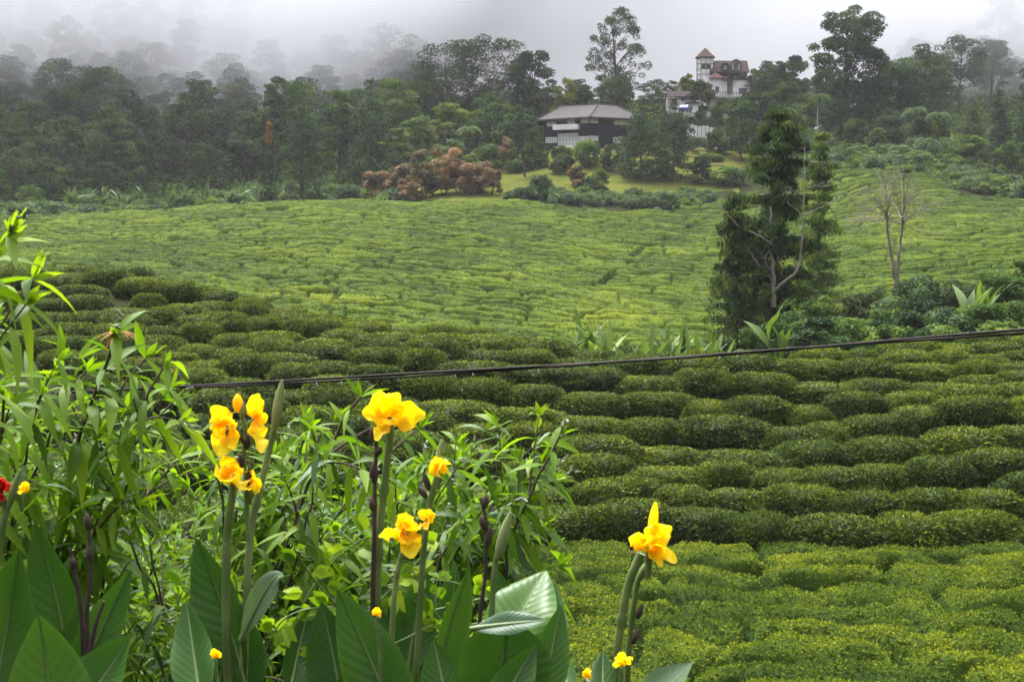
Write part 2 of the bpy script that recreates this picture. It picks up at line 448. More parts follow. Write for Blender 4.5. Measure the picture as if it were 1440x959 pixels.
def hedge(x, y, s, pitch, along, seed, gap=0.16):
    """height factor 0..1 and a random number per bush for clipped rows running along the level lines of s"""
    s = s + pitch * 2.3 * (fbm(x / (along * 1.1), y / (pitch * 2.2), seed + 61, 3) - 0.5)
    r = s / pitch
    row = np.floor(r).astype(np.int64); fr = r - row
    ln = along * (0.7 + 0.8 * rnd2(row, row * 0 + 3, seed))
    t = (x + 3.5 * (vnoise(x / 4.0, y / 4.0, seed + 5) - 0.5)) / ln + rnd2(row, row * 0 + 1, seed) * 9
    cell = np.floor(t).astype(np.int64); ft = t - cell
    q = rnd2(row, cell, seed + 2)
    g1 = gap * (0.55 + 0.9 * vnoise(x / 3.1, y / 3.1, seed + 8))
    d1 = np.minimum(fr, 1 - fr); a = smooth(0.02, g1 + 0.10, d1)
    mg = smooth(0.50, 0.72, vnoise(x / (along * 1.3), y / (pitch * 1.6), seed + 91))
    a = a + (1 - a) * 0.8 * mg
    d2 = np.minimum(ft, 1 - ft) * ln / pitch; b = smooth(-0.03, 0.16, d2)
    dome = 1 - 0.42 * (2 * fr - 1) ** 2 - 0.10 * (2 * ft - 1) ** 2
    return a * (0.50 + 0.50 * b) * dome * (0.86 + 0.2 * q), q, a * b

def far_s(x, y):
    return y + 0.16 * x + 7.0 * (fbm(x / 34, y / 34, 41, 2) - 0.5) * 2 - 0.0010 * (x - 10) ** 2

def far_top(px):
    e = np.interp(px, [-400, 0, 170, 300, 430, 700, 880, 1000, 1100, 1180, 1250, 1330, 1400, 1800], [190, 190, 191, 195, 197, 205, 203, 206, 212, 222, 214, 203, 196, 196])
    return e + 3.5 * (vnoise(px / 23.0, px * 0, 71) - 0.5) * 2

def far_canopy(x, y):
    h, q, ab = hedge(x, y, far_s(x, y), 2.05, 4.2, 11, 0.15)
    px = 720 + F * x / y
    # the drain that runs up the middle of the basin, and a few footpaths
    path = np.interp(y, [100, 112, 122, 140, 165, 185, 203], [690, 715, 770, 850, 905, 960, 1005]) + 16 * (vnoise(y / 5.0, y * 0, 77) - 0.5)
    wd = np.interp(y, [100, 150, 205], [8, 5, 3])
    d = np.abs(px - path)
    broken = smooth(0.30, 0.50, vnoise(y / 7.0, y * 0 + 3, 79))
    h = h * (1 - 0.85 * (1 - smooth(wd * 0.5, wd * 1.6, d)) * broken)
    path2 = np.interp(y, [130, 155, 192], [470, 330, 230]) + 26 * (vnoise(y / 6.0, y * 0, 78) - 0.5)
    h = h * (1 - 0.5 * (1 - smooth(2, 7, np.abs(px - path2))))
    H = 0.12 + 1.05 * h + 0.35 * (fbm(x / 3.2, y / 3.2, 90, 2) - 0.5)
    H = H + 0.13 * (vnoise(x / 0.6, y / 0.6, 91) - 0.5) * h + 0.09 * (vnoise(x / 0.24, y / 0.24, 92) - 0.5)
    yellow_patch = np.exp(-(((px - 830) / 330) ** 2 + ((y - 112) / 22) ** 2))  # broad patch of yellower tint low in the middle of the basin
    patchy = fbm(x / 9.0, y / 9.0, 95, 3) - 0.5
    tint = 0.40 + 0.20 * (q - 0.5) + 0.10 * yellow_patch + 0.36 * patchy + 0.20 * (h - 0.6) + 0.22 * (vnoise(x / 0.4, y / 0.4, 93) - 0.5)
    tint = np.where(ab < 0.45, tint * 0.25, tint)  # row gaps darkened in the tint: painted shade between the hedges
    return H, np.clip(tint, 0.02, 1), h

g = Geo()
px = np.arange(-330, 1790, 1.5); Y = np.exp(np.linspace(math.log(90), math.log(226), 640))
PX, YY = np.meshgrid(px, Y)
X = (PX - 720) / F * YY
H, T, hh = far_canopy(X, YY)
f = grid_faces(*X.shape)
ok = (YY < far_top(PX)) & (YY > 97)
g.add(np.stack([X, YY, ground(X, YY) + H], -1), f[ok.ravel()[f].all(1)], T.ravel())
rng = np.random.default_rng(5)
n = 230000
pxr = rng.uniform(-330, 1790, n); yr = np.exp(rng.uniform(math.log(98), math.log(215), n)); yr = 96.5 * (215 / 96.5) ** (rng.random(n) ** 0.8)
keep = yr < far_top(pxr); pxr = pxr[keep]; yr = yr[keep]
xr = (pxr - 720) / F * yr
H, T, hh = far_canopy(xr, yr)
k_ = hh > 0.42; xr = xr[k_]; yr = yr[k_]; H = H[k_]; T = T[k_]
P = np.stack([xr, yr, ground(xr, yr) + H - 0.03], 1)
N = unit(rdir(rng, len(P)) * 0.7 + np.array([0, -0.2, 1]))
A = np.cross(N, rdir(rng, len(P)))
cards(g, P, A + np.array([0, 0, 0.4]), N, rng.uniform(0.12, 0.25, len(P)), rng.uniform(0.07, 0.13, len(P)), np.clip(T + rng.normal(0.02, 0.22, len(P)), 0, 1))
o = link('tea_field', g.mesh('tea_field', M['tea'])); o['kind'] = 'stuff'; o['label'] = 'clipped tea hedges covering the far basin below the houses'

def near_s(x, y):
    return y + 0.10 * x + 1.6 * (fbm(x / 7, y / 7, 141, 2) - 0.5) * 2

def flat_canopy(x, y):
    h, q, ab = hedge(x, y, near_s(x, y), 1.55, 2.4, 23, 0.12)
    d = np.abs((y - 24.0) - (2.2 - (x - 0.6)) * 1.55 + 0.8 * (vnoise(x, y, 61) - 0.5))     # the slanting path past the lilies
    on = smooth(3.6, 2.8, x) * smooth(-2.5, 0, x)
    h = h * (1 - 0.75 * on * (1 - smooth(0.12, 0.32, d)))
    d2 = np.abs((y - 27.0) - (3.9 - (x - 0.6)) * 1.7 + 0.8 * (vnoise(x, y, 62) - 0.5))
    h = h * (1 - 0.75 * smooth(4.6, 3.4, x) * smooth(-1, 1, x) * (1 - smooth(0.12, 0.32, d2)))
    H = 0.10 + 0.68 * h + 0.10 * (vnoise(x / 0.6, y / 0.6, 151) - 0.5) + 0.09 * (vnoise(x / 0.21, y / 0.21, 152) - 0.5) * h + 0.22 * (fbm(x / 2.6, y / 2.6, 157, 2) - 0.5)
    tint = 0.61 + 0.20 * (q - 0.5) + 0.55 * (fbm(x / 1.7, y / 1.7, 155, 3) - 0.5) + 0.25 * (h - 0.7)
    tint = np.where(ab < 0.45, tint * 0.35, tint)  # gap shade between the bushes is put into the tint
    return H, np.clip(tint, 0.02, 1), h

g = Geo()
xs = np.arange(-15, 17, 0.085); ys = np.arange(20.5, 36.2, 0.085)
X, YY = np.meshgrid(xs, ys)
H, T, hh = flat_canopy(X, YY)
edge = 35.8 + 0.5 * (vnoise(X / 1.5, X * 0, 158) - 0.5)
f = grid_faces(*X.shape)
g.add(np.stack([X, YY, ground(X, YY) + H - 0.05], -1), f[(YY < edge).ravel()[f].all(1)], T.ravel() * 0.55)  # base sheet tinted darker to stand in for shade under the leaves
n = 270000
yr = 20.5 + 15.3 * rng.random(n) ** 1.1; xr = rng.uniform(-9, 14.5, n)
k_ = np.abs(xr) < 0.44 * yr; xr = xr[k_]; yr = yr[k_]
H, T, hh = flat_canopy(xr, yr)
k_ = hh > 0.30 + 0.1 * rng.random(len(xr)); xr = xr[k_]; yr = yr[k_]; H = H[k_]; T = T[k_]
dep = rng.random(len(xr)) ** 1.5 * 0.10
P = np.stack([xr, yr, ground(xr, yr) + H - dep], 1)
N = unit(rdir(rng, len(P)) * 0.75 + np.array([0, -0.15, 1]))
A = unit(np.cross(N, rdir(rng, len(P)))) + np.array([0, 0, 0.45])
young = rng.random(len(P)) < 0.16
cards(g, P, A, N, np.where(young, 0.055, 0.085) * rng.uniform(0.7, 1.3, len(P)), np.where(young, 0.024, 0.038) * rng.uniform(0.8, 1.2, len(P)),
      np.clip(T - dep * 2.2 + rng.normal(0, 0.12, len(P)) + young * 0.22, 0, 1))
o = link('low_tea_field', g.mesh('low_tea_field', M['tea'])); o['kind'] = 'stuff'; o['label'] = 'flat low cut tea canopy below the flowering lilies'

# ------------------------------------------------------------------ tea bushes of the near bank, one object each
def tea_bush_mesh(seed):
    rng = np.random.default_rng(100 + seed)
    lx, ly, lz = 1.24 * rng.uniform(0.88, 1.1), 0.86 * rng.uniform(0.9, 1.08), 1.06
    g = Geo()
    def surf(th, ph, k=1.0):
        # a clipped, flat-topped cushion
        ex = 0.62
        c, s = np.cos(th), np.sin(th); cp, sp = np.cos(ph), np.sin(ph)
        pw = lambda a, e: np.sign(a) * np.abs(a) ** e
        r = 1 + 0.40 * (fbm(2.0 * c * cp + 7, 2.0 * s * cp + 1.7 * sp, 300 + seed, 3) - 0.5) + 0.16 * (vnoise(7 * c * cp + 3, 7 * s * cp + 5 * sp, 320 + seed) - 0.5)
        under = np.where(sp < 0.25, 0.78 + 0.22 * np.clip(sp / 0.25, 0, 1), 1)
        return np.stack([lx * pw(c, 0.8) * pw(cp, ex) * r * k * under, ly * pw(s, 0.8) * pw(cp, ex) * r * k * under, lz * np.maximum(pw(sp, 0.72), 0) * (0.9 + 0.1 * r) * k], -1)
    th = np.linspace(0, 2 * np.pi, 37); ph = np.linspace(0.0, np.pi / 2, 14)
    T_, P_ = np.meshgrid(th, ph)
    g.add(surf(T_, P_, 0.9), grid_faces(*T_.shape), 0.10)  # inner dome coloured dark to stand in for shade among the leaves
    n = 5600
    z = rng.random(n) ** 0.75; ph = np.arcsin(z); th = rng.uniform(0, 2 * np.pi, n)
    P = surf(th, ph, 1.0); P2 = surf(th, ph, 0.97)
    N = unit(np.stack([P[:, 0] / lx ** 2, P[:, 1] / ly ** 2, P[:, 2] * 1.6], 1))
    dep = rng.random(n) ** 1.6
    P = P * (1 - 0.10 * dep[:, None])
    Nn = unit(N + rdir(rng, n) * 0.75)
    A = unit(np.cross(Nn, rdir(rng, n))) + np.array([0, 0, 0.35]) + N * 0.25
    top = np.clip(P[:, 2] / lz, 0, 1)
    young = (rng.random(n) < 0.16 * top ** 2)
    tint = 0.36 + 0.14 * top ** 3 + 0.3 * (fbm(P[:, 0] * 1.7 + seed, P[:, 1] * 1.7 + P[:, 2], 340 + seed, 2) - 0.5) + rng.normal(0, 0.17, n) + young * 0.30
    cards(g, P, A, Nn, np.where(young, 0.075, 0.115) * rng.uniform(0.7, 1.3, n), np.where(young, 0.03, 0.050) * rng.uniform(0.8, 1.2, n), np.clip(tint, 0.02, 1))
    s = Geo()
    for q in range(9):
        a = rng.uniform(0, 2 * np.pi); d = rng.uniform(0.1, 0.75)
        b0 = np.array([0.25 * math.cos(a), 0.2 * math.sin(a), -0.35]); b1 = np.array([lx * d * math.cos(a), ly * d * math.sin(a), 0.62])
        tube(s, [b0, (b0 + b1) / 2 + [0, 0, -0.08], b1], [0.03, 0.022, 0.012], 5)
    return g.mesh('tea_bush_foliage', M['tea_bush']), s.mesh('tea_bush_stems', M['twig'])

bush_protos = [tea_bush_mesh(s) for s in range(12)]

def row_y(x, i):
    return 37.3 + 1.98 * i + 2.6 * (fbm(x / 13, np.full_like(np.asarray(x, float), i * 0.22), 210, 2) - 0.5) + 1.5 * (vnoise(x / 4.2, np.full_like(np.asarray(x, float), i * 0.8), 214) - 0.5) - 0.02 * x - 0.15 * np.minimum(x, 9) + 0.05 * np.maximum(x - 9, 0) + np.minimum(0.42 * np.maximum(-x - 2.0, 0), 6.5)

crest = lambda px: np.interp(px, [-400, -100, 170, 430, 700, 880, 1060, 1250, 1440, 1800], [74, 73, 71, 65, 58, 54, 53, 55, 58, 60])
rng = np.random.default_rng(31)
all_rows = []
for i in range(-6, 18):
    yy0 = 37.3 + 1.98 * i
    x = -0.40 * yy0 - rng.uniform(0, 2)
    row = []
    while x < 0.45 * yy0 + 1:
        wdt = rng.uniform(0.72, 1.32)
        xc = x + 1.05 * wdt
        y = float(row_y(np.array([xc]), i)[0]) + rng.normal(0, 0.20)
        px_ = 720 + F * xc / y
        if y > 36.75 and y < crest(px_) + 1.0 and not (rng.random() < 0.03):
            row.append((xc, y, wdt))
        x += 1.80 * wdt
    all_rows.append(row)
first = {}
for ri, row in enumerate(all_rows):
    i = ri - 6
    vis = 0
    for (x, y, wdt) in row:
        px_ = 720 + F * x / y
        if px_ < -45 or px_ > 1600: continue
        vis += 1
        z = gz(x, y)
        kx = int(rng.integers(0, 12))
        sl_ = math.atan2(float(row_y(np.array([x + 0.5]), i)[0] - row_y(np.array([x - 0.5]), i)[0]), 1.0)
        rz = sl_ + (math.pi if rng.random() < 0.5 else 0) + rng.normal(0, 0.17)
        sc = (wdt, rng.uniform(0.86, 1.12), rng.uniform(0.78, 1.12))
        lab = 'clipped dark tea bush, %s from the left in the %s row up the near bank' % (ORD[min(vis, 30)], ORD[ri + 1])
        if kx not in first:
            r = thing('tea_bush', lab, 'tea bush', (x, y, z - 0.06), 'tea bushes in rows on the near bank', rz)
            link('foliage', bush_protos[kx][0], r); link('stems', bush_protos[kx][1], r)
            r.scale = sc; first[kx] = r
        else:
            copy_thing(first[kx], (x, y, z - 0.06), rz, sc, lab)

# weeds and rough grass between the rows, along the bank foot and on the open bits of slope
g = Geo()
def grass_tufts(P, h, spread, per, tint, wid=0.012):
    n = len(P) * per
    Q = np.repeat(P, per, 0) + rng.normal(0, 1, (n, 3)) * np.array([spread, spread, 0])
    A = unit(rdir(rng, n) * np.array([1, 1, 0.2]) * 0.5 + np.array([0, 0, 1]))
    N = np.cross(A, rdir(rng, n))
    blades(g, Q, A, unit(N), np.repeat(np.broadcast_to(h, (len(P),)), per) * rng.uniform(0.5, 1.2, n), wid * rng.uniform(0.7, 1.5, n), np.clip(tint + rng.normal(0, 0.17, n), 0, 1), 3, 0.5, 0, 0.15, 0.3)
n = 900
x = rng.uniform(-1, 13.5, n); y = 36.6 + rng.normal(0, 0.45, n); grass_tufts(np.stack([x, y, ground(x, y)], 1), rng.uniform(0.12, 0.35, n), 0.12, 12, 0.45)
n = 5200
y = rng.uniform(37, 60, n); x = rng.uniform(-0.4, 0.4, n) * y; kk = y < crest(720 + F * x / y) + 1.5
x = x[kk]; y = y[kk]; grass_tufts(np.stack([x, y, ground(x, y)], 1), rng.uniform(0.15, 0.5, len(x)), 0.15, 10, 0.42, 0.016)
for (px_, py_, Yq, num, sp_) in [(1225, 690, 41.5, 90, 1.1), (1180, 600, 46, 70, 0.9), (1300, 570, 49, 90, 1.3), (1100, 650, 43, 40, 0.7), (1420, 600, 46.5, 60, 1), (640, 560, 47, 40, .9), (1250, 640, 44, 50, .8)]:
    c = at(px_, py_, Yq)
    x = c[0] + rng.normal(0, sp_, num); y = Yq + rng.normal(0, sp_ * 0.5, num)
    grass_tufts(np.stack([x, y, ground(x, y)], 1), rng.uniform(0.5, 0.95, num), 0.14, 22, 0.62, 0.022)
o = link('grass', g.mesh('grass', M['grass'])); o['kind'] = 'stuff'; o['label'] = 'weeds and rough grass growing between the tea rows'
g = Geo()
for (px_, Yq, wx, wy) in [(985, 37.0, 0.75, 0.30), (1040, 37.05, 0.5, 0.25), (905, 37.0, 0.8, 0.3), (780, 37.0, 0.7, 0.3)]:
    X, YY = np.meshgrid(np.linspace(-1, 1, 30), np.linspace(-1, 1, 14))
    rr = X ** 2 + YY ** 2
    x = (px_ - 720) / F * Yq + X * wx; y = Yq + YY * wy
    bump = np.clip(1 - rr, 0, 1) ** 0.5
    g.add(np.stack([x, y, ground(x, y) + bump * (0.12 + 0.16 * vnoise(x * 5, y * 5, 5)) - 0.02], -1), grid_faces(*X.shape))
o = link('bare_earth', g.mesh('bare_earth', M['earth'])); o['kind'] = 'structure'
# ------------------------------------------------------------------ trees
def ball(rng, n, flat=1.0, shell=0.6, up=0.25):
    d = rdir(rng, n)
    d[:, 2] = d[:, 2] + up; d = unit(d)
    r = rng.random(n) ** (1 / 3.0); r = r * (1 - shell) + shell * (0.72 + 0.28 * rng.random(n))
    return d * r[:, None] * np.array([1, 1, flat]), d

def crown_cards(g, rng, cen, rad, n, L, W, flat=0.8, tint=0.45, tv=0.09, mi=0, shell=0.6, down=0.0, clump_tv=0.19):
    """leaf clumps: each centre gets its share of leaf faces by the square of its radius"""
    cen = np.asarray(cen, float); rad = np.asarray(rad, float)
    share = rad ** 2 / (rad ** 2).sum()
    for c, r, s in zip(cen, rad, share):
        m = max(6, int(n * s))
        q, d = ball(rng, m, flat, shell)
        # a clump is itself uneven: small sprays stick out of it
        k_ = max(3, m // 60)
        lob = rdir(rng, k_); lob[:, 2] = np.abs(lob[:, 2]) * 0.7
        w_ = np.max(np.clip(d @ lob.T, 0, 1) ** 10, 1)
        P = c + q * r * (0.74 + 0.46 * w_)[:, None]
        N = unit(d * 0.55 + rdir(rng, m) * 0.65 + np.array([0, 0, 0.45]))
        A = unit(np.cross(N, rdir(rng, m))) + np.array([0, 0, -down]) + d * 0.15
        tt = tint + rng.normal(0, clump_tv) + 0.06 * rng.normal()
        cards(g, P, A, N, L * rng.uniform(0.65, 1.35, m), W * rng.uniform(0.7, 1.3, m), np.clip(tt + rng.normal(0, tv, m), 0, 1), mi)

def limb(g, rng, a, b, r0, r1, sag=0.0, n=5, wob=0.05, k=6):
    a = np.asarray(a, float); b = np.asarray(b, float)
    t = np.linspace(0, 1, n + 1)[:, None]
    p = a + (b - a) * t
    L = np.linalg.norm(b - a)
    p[1:-1] += rng.normal(0, wob * L, (n - 1, 3)) * 0.5
    p[:, 2] += sag * L * np.sin(t[:, 0] * np.pi)
    tube(g, p, np.linspace(r0, r1, n + 1), k)
    return p

def make_tree(kind, seed, H, W, leaf=0.45, n=5000, bark='bark', mat='green', tint=0.45):
    rng = np.random.default_rng(seed)
    tr, cr = Geo(), Geo()
    R = W / 2; r0 = max(0.05, H * 0.018)
    ml = leaf; mw = leaf * 0.55
    if kind in ('broad', 'round', 'bush', 'airy', 'umbrella', 'tall'):
        if kind == 'bush': zb, zt = 0.08, 1.0
        elif kind == 'round': zb, zt = 0.18, 1.0
        elif kind == 'umbrella': zb, zt = 0.38, 1.0
        elif kind == 'tall': zb, zt = 0.30, 1.0
        elif kind == 'airy': zb, zt = 0.18, 1.0
        else: zb, zt = 0.12, 1.0
        nc = {'broad': 30, 'round': 34, 'bush': 22, 'airy': 90, 'umbrella': 26, 'tall': 62}[kind]
        cen, rad = [], []
        tries = 0
        while len(cen) < nc and tries < 4000:
            tries += 1
            u = rng.random(); a = rng.uniform(0, 2 * np.pi)
            prof = {'broad': math.sin(min(1, (u + 0.25) / 1.25) * math.pi) ** 0.6, 'round': math.sqrt(max(0, 1 - (2 * max(u, 0.35) - 0.9) ** 2 * 0.8)), 'bush': math.sqrt(max(0, 1 - u ** 2.4)), 'airy': math.sin((0.15 + 0.85 * u) * math.pi) ** 0.8 + 0.12,
                    'umbrella': 1.0 - 0.72 * u, 'tall': math.sin((0.12 + 0.8 * u) * math.pi) ** 0.7 + 0.15}[kind]
            rr = prof * R * 0.82 * math.sqrt(rng.uniform(0.15, 1.0))
            cz = H * (zb + (zt - zb) * (u * 0.9 + 0.02))
            rd = R * {'broad': 0.30, 'round': 0.34, 'bush': 0.40, 'airy': 0.185, 'umbrella': 0.32, 'tall': 0.28}[kind] * rng.uniform(0.7, 1.3)
            p = np.array([rr * math.cos(a), rr * math.sin(a), min(cz, H - rd * 0.75)])
            if all(np.linalg.norm((p - q) * [1, 1, 1.3]) > 0.62 * (rd + s) * (0.55 if kind in ('airy', 'tall') else 0.7) for q, s in zip(cen, rad)):
                cen.append(p); rad.append(rd)
        lean = rng.normal(0, 0.03 * H, 2)
        top = np.array([lean[0], lean[1], H * (0.8 if kind != 'bush' else 0.5)])
        main = limb(tr, rng, [0, 0, -0.4], top, r0, r0 * 0.25, 0, 7, 0.015)
        order = rng.permutation(len(cen))
        for q in order[:{'airy': 30, 'tall': 22}.get(kind, 14)]:
            c = cen[q]
            h0 = np.clip(c[2] - rng.uniform(0.12, 0.3) * H, H * 0.1, H * 0.75)
            i = int(np.argmin(np.abs(main[:, 2] - h0)))
            limb(tr, rng, main[i], c, r0 * 0.38 * (1 - 0.6 * h0 / H), 0.02, 0.06, 4, 0.06, 5)
        flat = {'umbrella': 0.42, 'broad': 0.68, 'tall': 0.62, 'airy': 0.8}.get(kind, 0.75)
        crown_cards(cr, rng, cen, rad, n, ml, mw, flat, tint)
    elif kind in ('conifer', 'column'):
        cen, rad = [], []
        main = limb(tr, rng, [0, 0, -0.4], [rng.normal(0, .02 * H), rng.normal(0, .02 * H), H * 0.97], r0 * 1.1, 0.03, 0, 9, 0.008)
        z = H * 0.07
        while z < H * 0.97:
            u = z / H
            pr = (R * (1 - u) ** 0.75 + 0.05 * R) if kind == 'conifer' else R * (0.25 + 0.75 * math.sin(min(1, u * 0.9 + 0.22) * math.pi) ** 0.6) * (1.0 if u < 0.8 else (1 - u) / 0.2 * 0.8 + 0.2)
            nb = int(rng.integers(4, 7)); a0 = rng.uniform(0, 6.28)
            for b in range(nb):
                if rng.random() < 0.15: continue
                a = a0 + b * 6.28 / nb + rng.normal(0, 0.25); L = pr * rng.uniform(0.65, 1.12)
                e = np.array([L * math.cos(a), L * math.sin(a), z - 0.16 * L + rng.normal(0, .2)])
                s = main[int(np.argmin(np.abs(main[:, 2] - z)))] * [1, 1, 0] + [0, 0, z]
                limb(tr, rng, s, e, 0.05, 0.02, 0.08, 3, 0.03, 4)
                for f_ in (0.45, 0.72, 0.96):
                    cen.append(s + (e - s) * f_ + rng.normal(0, 0.12, 3)); rad.append(max(0.32, 0.36 * pr * (1.05 - 0.35 * f_)) * rng.uniform(0.7, 1.2))
            z += H * rng.uniform(0.045, 0.07)
        crown_cards(cr, rng, cen, rad, n, ml, mw * 0.8, 0.55, tint, 0.12, 0, 0.5, 0.35)
    elif kind == 'russet':
        cen, rad = [], []
        for s_ in range(3):
            a = rng.uniform(0, 6.28)
            e = np.array([R * 0.45 * math.cos(a), R * 0.45 * math.sin(a), H * rng.uniform(0.55, 0.75)])
            limb(tr, rng, [0.1 * math.cos(a), 0.1 * math.sin(a), -0.3], e, 0.10, 0.03, 0, 4, 0.05, 5)
        for q in range(18):
            a = rng.uniform(0, 6.28); u = rng.random()
            rr = R * 0.75 * math.sqrt(rng.random()) * (1 - 0.35 * u)
            cen.append([rr * math.cos(a), rr * math.sin(a), H * (0.16 + 0.76 * u)]); rad.append(R * rng.uniform(0.22, 0.42))
        crown_cards(cr, rng, cen, rad, n, ml, mw, 0.8, tint, 0.2, 0, 0.35, 0.1, 0.2)
    return tr.mesh('trunk', M[bark]), cr.mesh('crown', M[mat])

def place_tree(px, py_top, Y, wpx, kind, label, mat='green', cat='tree', name='tree', group=None, leaf=None, n=5000, bark='bark', tint=0.45, seed=None, base_py=None):
    x = at(px, 330, Y)[0]
    z = gz(x, Y)
    if base_py is not None: z = min(z, zat(base_py, Y))
    H = max(1.0, zat(py_top, Y) - z); W = wpx / F * Y
    leaf = leaf or 0.0019 * Y
    t, c = make_tree(kind, seed if seed is not None else int(px * 7 + Y * 13), H, W, leaf, n, bark, mat, tint)
    r = thing(name, label, cat, (x, Y, z - 0.1), group)
    link('trunk', t, r); link('crown', c, r)
    return r

# the hill with the houses -------------------------------------------------
PT = place_tree
PT(425, 112, 216, 74, 'column', 'tall dark narrow evergreen standing beside the orange hanging frond', 'dark', n=9000, tint=0.5, leaf=0.36)
PT(375, 152, 214, 42, 'conifer', 'slim dark conifer with an orange dead frond hanging in it', 'dark', n=3200, tint=0.5, leaf=0.36)
PT(388, 102, 262, 62, 'umbrella', 'pale feathery flat crowned tree behind the slim dark conifer', 'olive', tint=0.6)
PT(350, 150, 262, 70, 'umbrella', 'pale green feathery tree at the edge of the drifting mist', 'blue', tint=0.6, n=4000)
PT(520, 103, 236, 82, 'column', 'bulky dark evergreen to the left of the pale eucalyptus crowns', 'dark', n=8000, tint=0.6)
PT(478, 118, 240, 70, 'round', 'dense dark green tree between the two tall dark evergreens', 'green', n=6500, tint=0.36)
PT(548, 30, 335, 92, 'tall', 'tall ghostly tree fading into the mist above the forest', 'dark', n=6000, tint=0.6)
PT(505, 70, 330, 100, 'broad', 'broad misty tree below the tall ghostly tree', 'dark', n=6000, tint=0.6)
PT(590, 92, 320, 90, 'broad', 'misty grey green tree just left of the pale eucalyptus crowns', 'green', n=5000)
PT(630, 52, 285, 118, 'tall', 'broad pale eucalyptus with airy grey green crown, left one of two', 'olive', n=11000, leaf=0.42, tint=0.42, bark='bark_pale')
PT(692, 46, 288, 120, 'tall', 'broad pale eucalyptus with airy grey green crown, right one of two', 'olive', n=11000, leaf=0.42, tint=0.40, bark='bark_pale')
PT(748, 62, 283, 72, 'round', 'dark rounded evergreen at the right end of the eucalyptus crowns', 'dark', n=8500, tint=0.62)
PT(632, 137, 258, 84, 'umbrella', 'bright lime green spreading tree in front of the eucalyptus', 'lime', n=6500, tint=0.42)
PT(590, 158, 252, 70, 'broad', 'mid green tree left of the bright lime spreading tree', 'green', n=6000, tint=0.65)
PT(560, 178, 246, 60, 'umbrella', 'yellow green low tree left above the russet shrubs', 'lime', n=4500, tint=0.30)
PT(690, 128, 262, 84, 'broad', 'dark green tree right of the bright lime spreading tree', 'green', n=7000, tint=0.32)
PT(722, 150, 256, 70, 'broad', 'dense deep green tree directly left of the black house', 'green', n=6500, tint=0.35)
PT(795, 107, 275, 44, 'round', 'tree with a bright yellow green crown above the black house roof', 'lime', n=4500, tint=0.68)
PT(770, 118, 278, 62, 'airy', 'bare grey twiggy tree beside the yellow green crown', 'olive', n=1200, tint=0.35)
PT(868, 2, 292, 96, 'airy', 'very tall airy eucalyptus with sparse grey crown behind the black house', 'olive', n=12000, leaf=0.36, tint=0.26)
PT(862, 106, 272, 62, 'round', 'olive round topped tree behind the black house roof', 'olive', n=6000, tint=0.36)
PT(820, 112, 276, 50, 'broad', 'small dark tree between the yellow crown and the olive tree', 'dark', n=3500, tint=0.6)
PT(738, 143, 231, 36, 'tall', 'thin dark tree with a long bare trunk on the lawn edge', 'dark', n=3200, tint=0.55, leaf=0.34)
PT(901, 134, 226, 70, 'column', 'dark cypress tree beside the black house, left one of the pair', 'dark', n=11000, tint=0.66, leaf=0.34)
PT(946, 134, 225, 66, 'column', 'dark cypress tree beside the black house, right one of the pair', 'dark', n=11000, tint=0.62, leaf=0.34)
PT(1042, 138, 240, 66, 'broad', 'green tree below the white fence, beside the top of the weeping tree', 'green', n=6500, tint=0.45)
PT(1010, 178, 246, 44, 'broad', 'olive tree in front of the white fence', 'olive', n=4000, tint=0.35)
PT(1110, 150, 246, 60, 'broad', 'dark green tree on the slope right of the weeping tree top', 'green', n=6000, tint=0.35)
PT(1118, 190, 236, 66, 'bush', 'rounded green tree low on the slope right of the weeping tree', 'blue', n=5000, tint=0.35)
PT(985, 216, 222, 40, 'broad', 'green tree at the right foot of the dark cypress pair', 'green', n=4500, tint=0.4, leaf=0.36)
PT(1022, 232, 220, 52, 'bush', 'bushy green tree at the lower end of the grass terraces', 'green', n=5000, tint=0.5, leaf=0.36)
PT(842, 236, 215, 40, 'broad', 'small bushy tree on the lower lawn left of the cypress pair', 'green', n=4000, tint=0.42, leaf=0.34)
PT(790, 214, 232, 40, 'broad', 'small yellow green tree in the middle of the lawn', 'olive', n=3500, tint=0.5, leaf=0.36)
# lawn shrubs
for i, (px_, top, Yq, wd, lab, tn) in enumerate([
    (530, 236, 216, 42, 'low russet shrub at the left end of the red leaved row', 0.55), (562, 229, 217, 44, 'greenish russet shrub, second in the red leaved row', 0.42),
    (592, 207, 216, 40, 'dark centred russet shrub with deep green middle', 0.22), (625, 201, 219, 54, 'tallest russet shrub in the red leaved row', 0.66),
    (662, 232, 217, 42, 'brown green russet shrub right of the tallest one', 0.40), (690, 234, 216, 34, 'brightest red shrub at the right end of the red leaved row', 0.75),
    (712, 191, 240, 34, 'red leaved small tree standing alone on the upper lawn', 0.62), (812, 233, 222, 30, 'small red shrub below the black house', 0.72), (577, 246, 214, 40, 'small low russet shrub in front of the red leaved row', 0.6),
    (607, 222, 220, 44, 'rusty brown shrub behind the gap beside the dark centred one', 0.55), (644, 220, 221, 44, 'pale russet shrub squeezed beside the tallest one', 0.7), (676, 226, 220, 40, 'rusty shrub behind the right end of the red leaved row', 0.5), (548, 240, 219, 40, 'brownish shrub behind the left end of the red leaved row', 0.5)]):
    PT(px_, top, Yq, wd * 1.25, 'russet', lab, 'red', 'shrub', 'russet_shrub', 'russet shrubs on the lawn', n=5200, leaf=0.32, tint=tn)
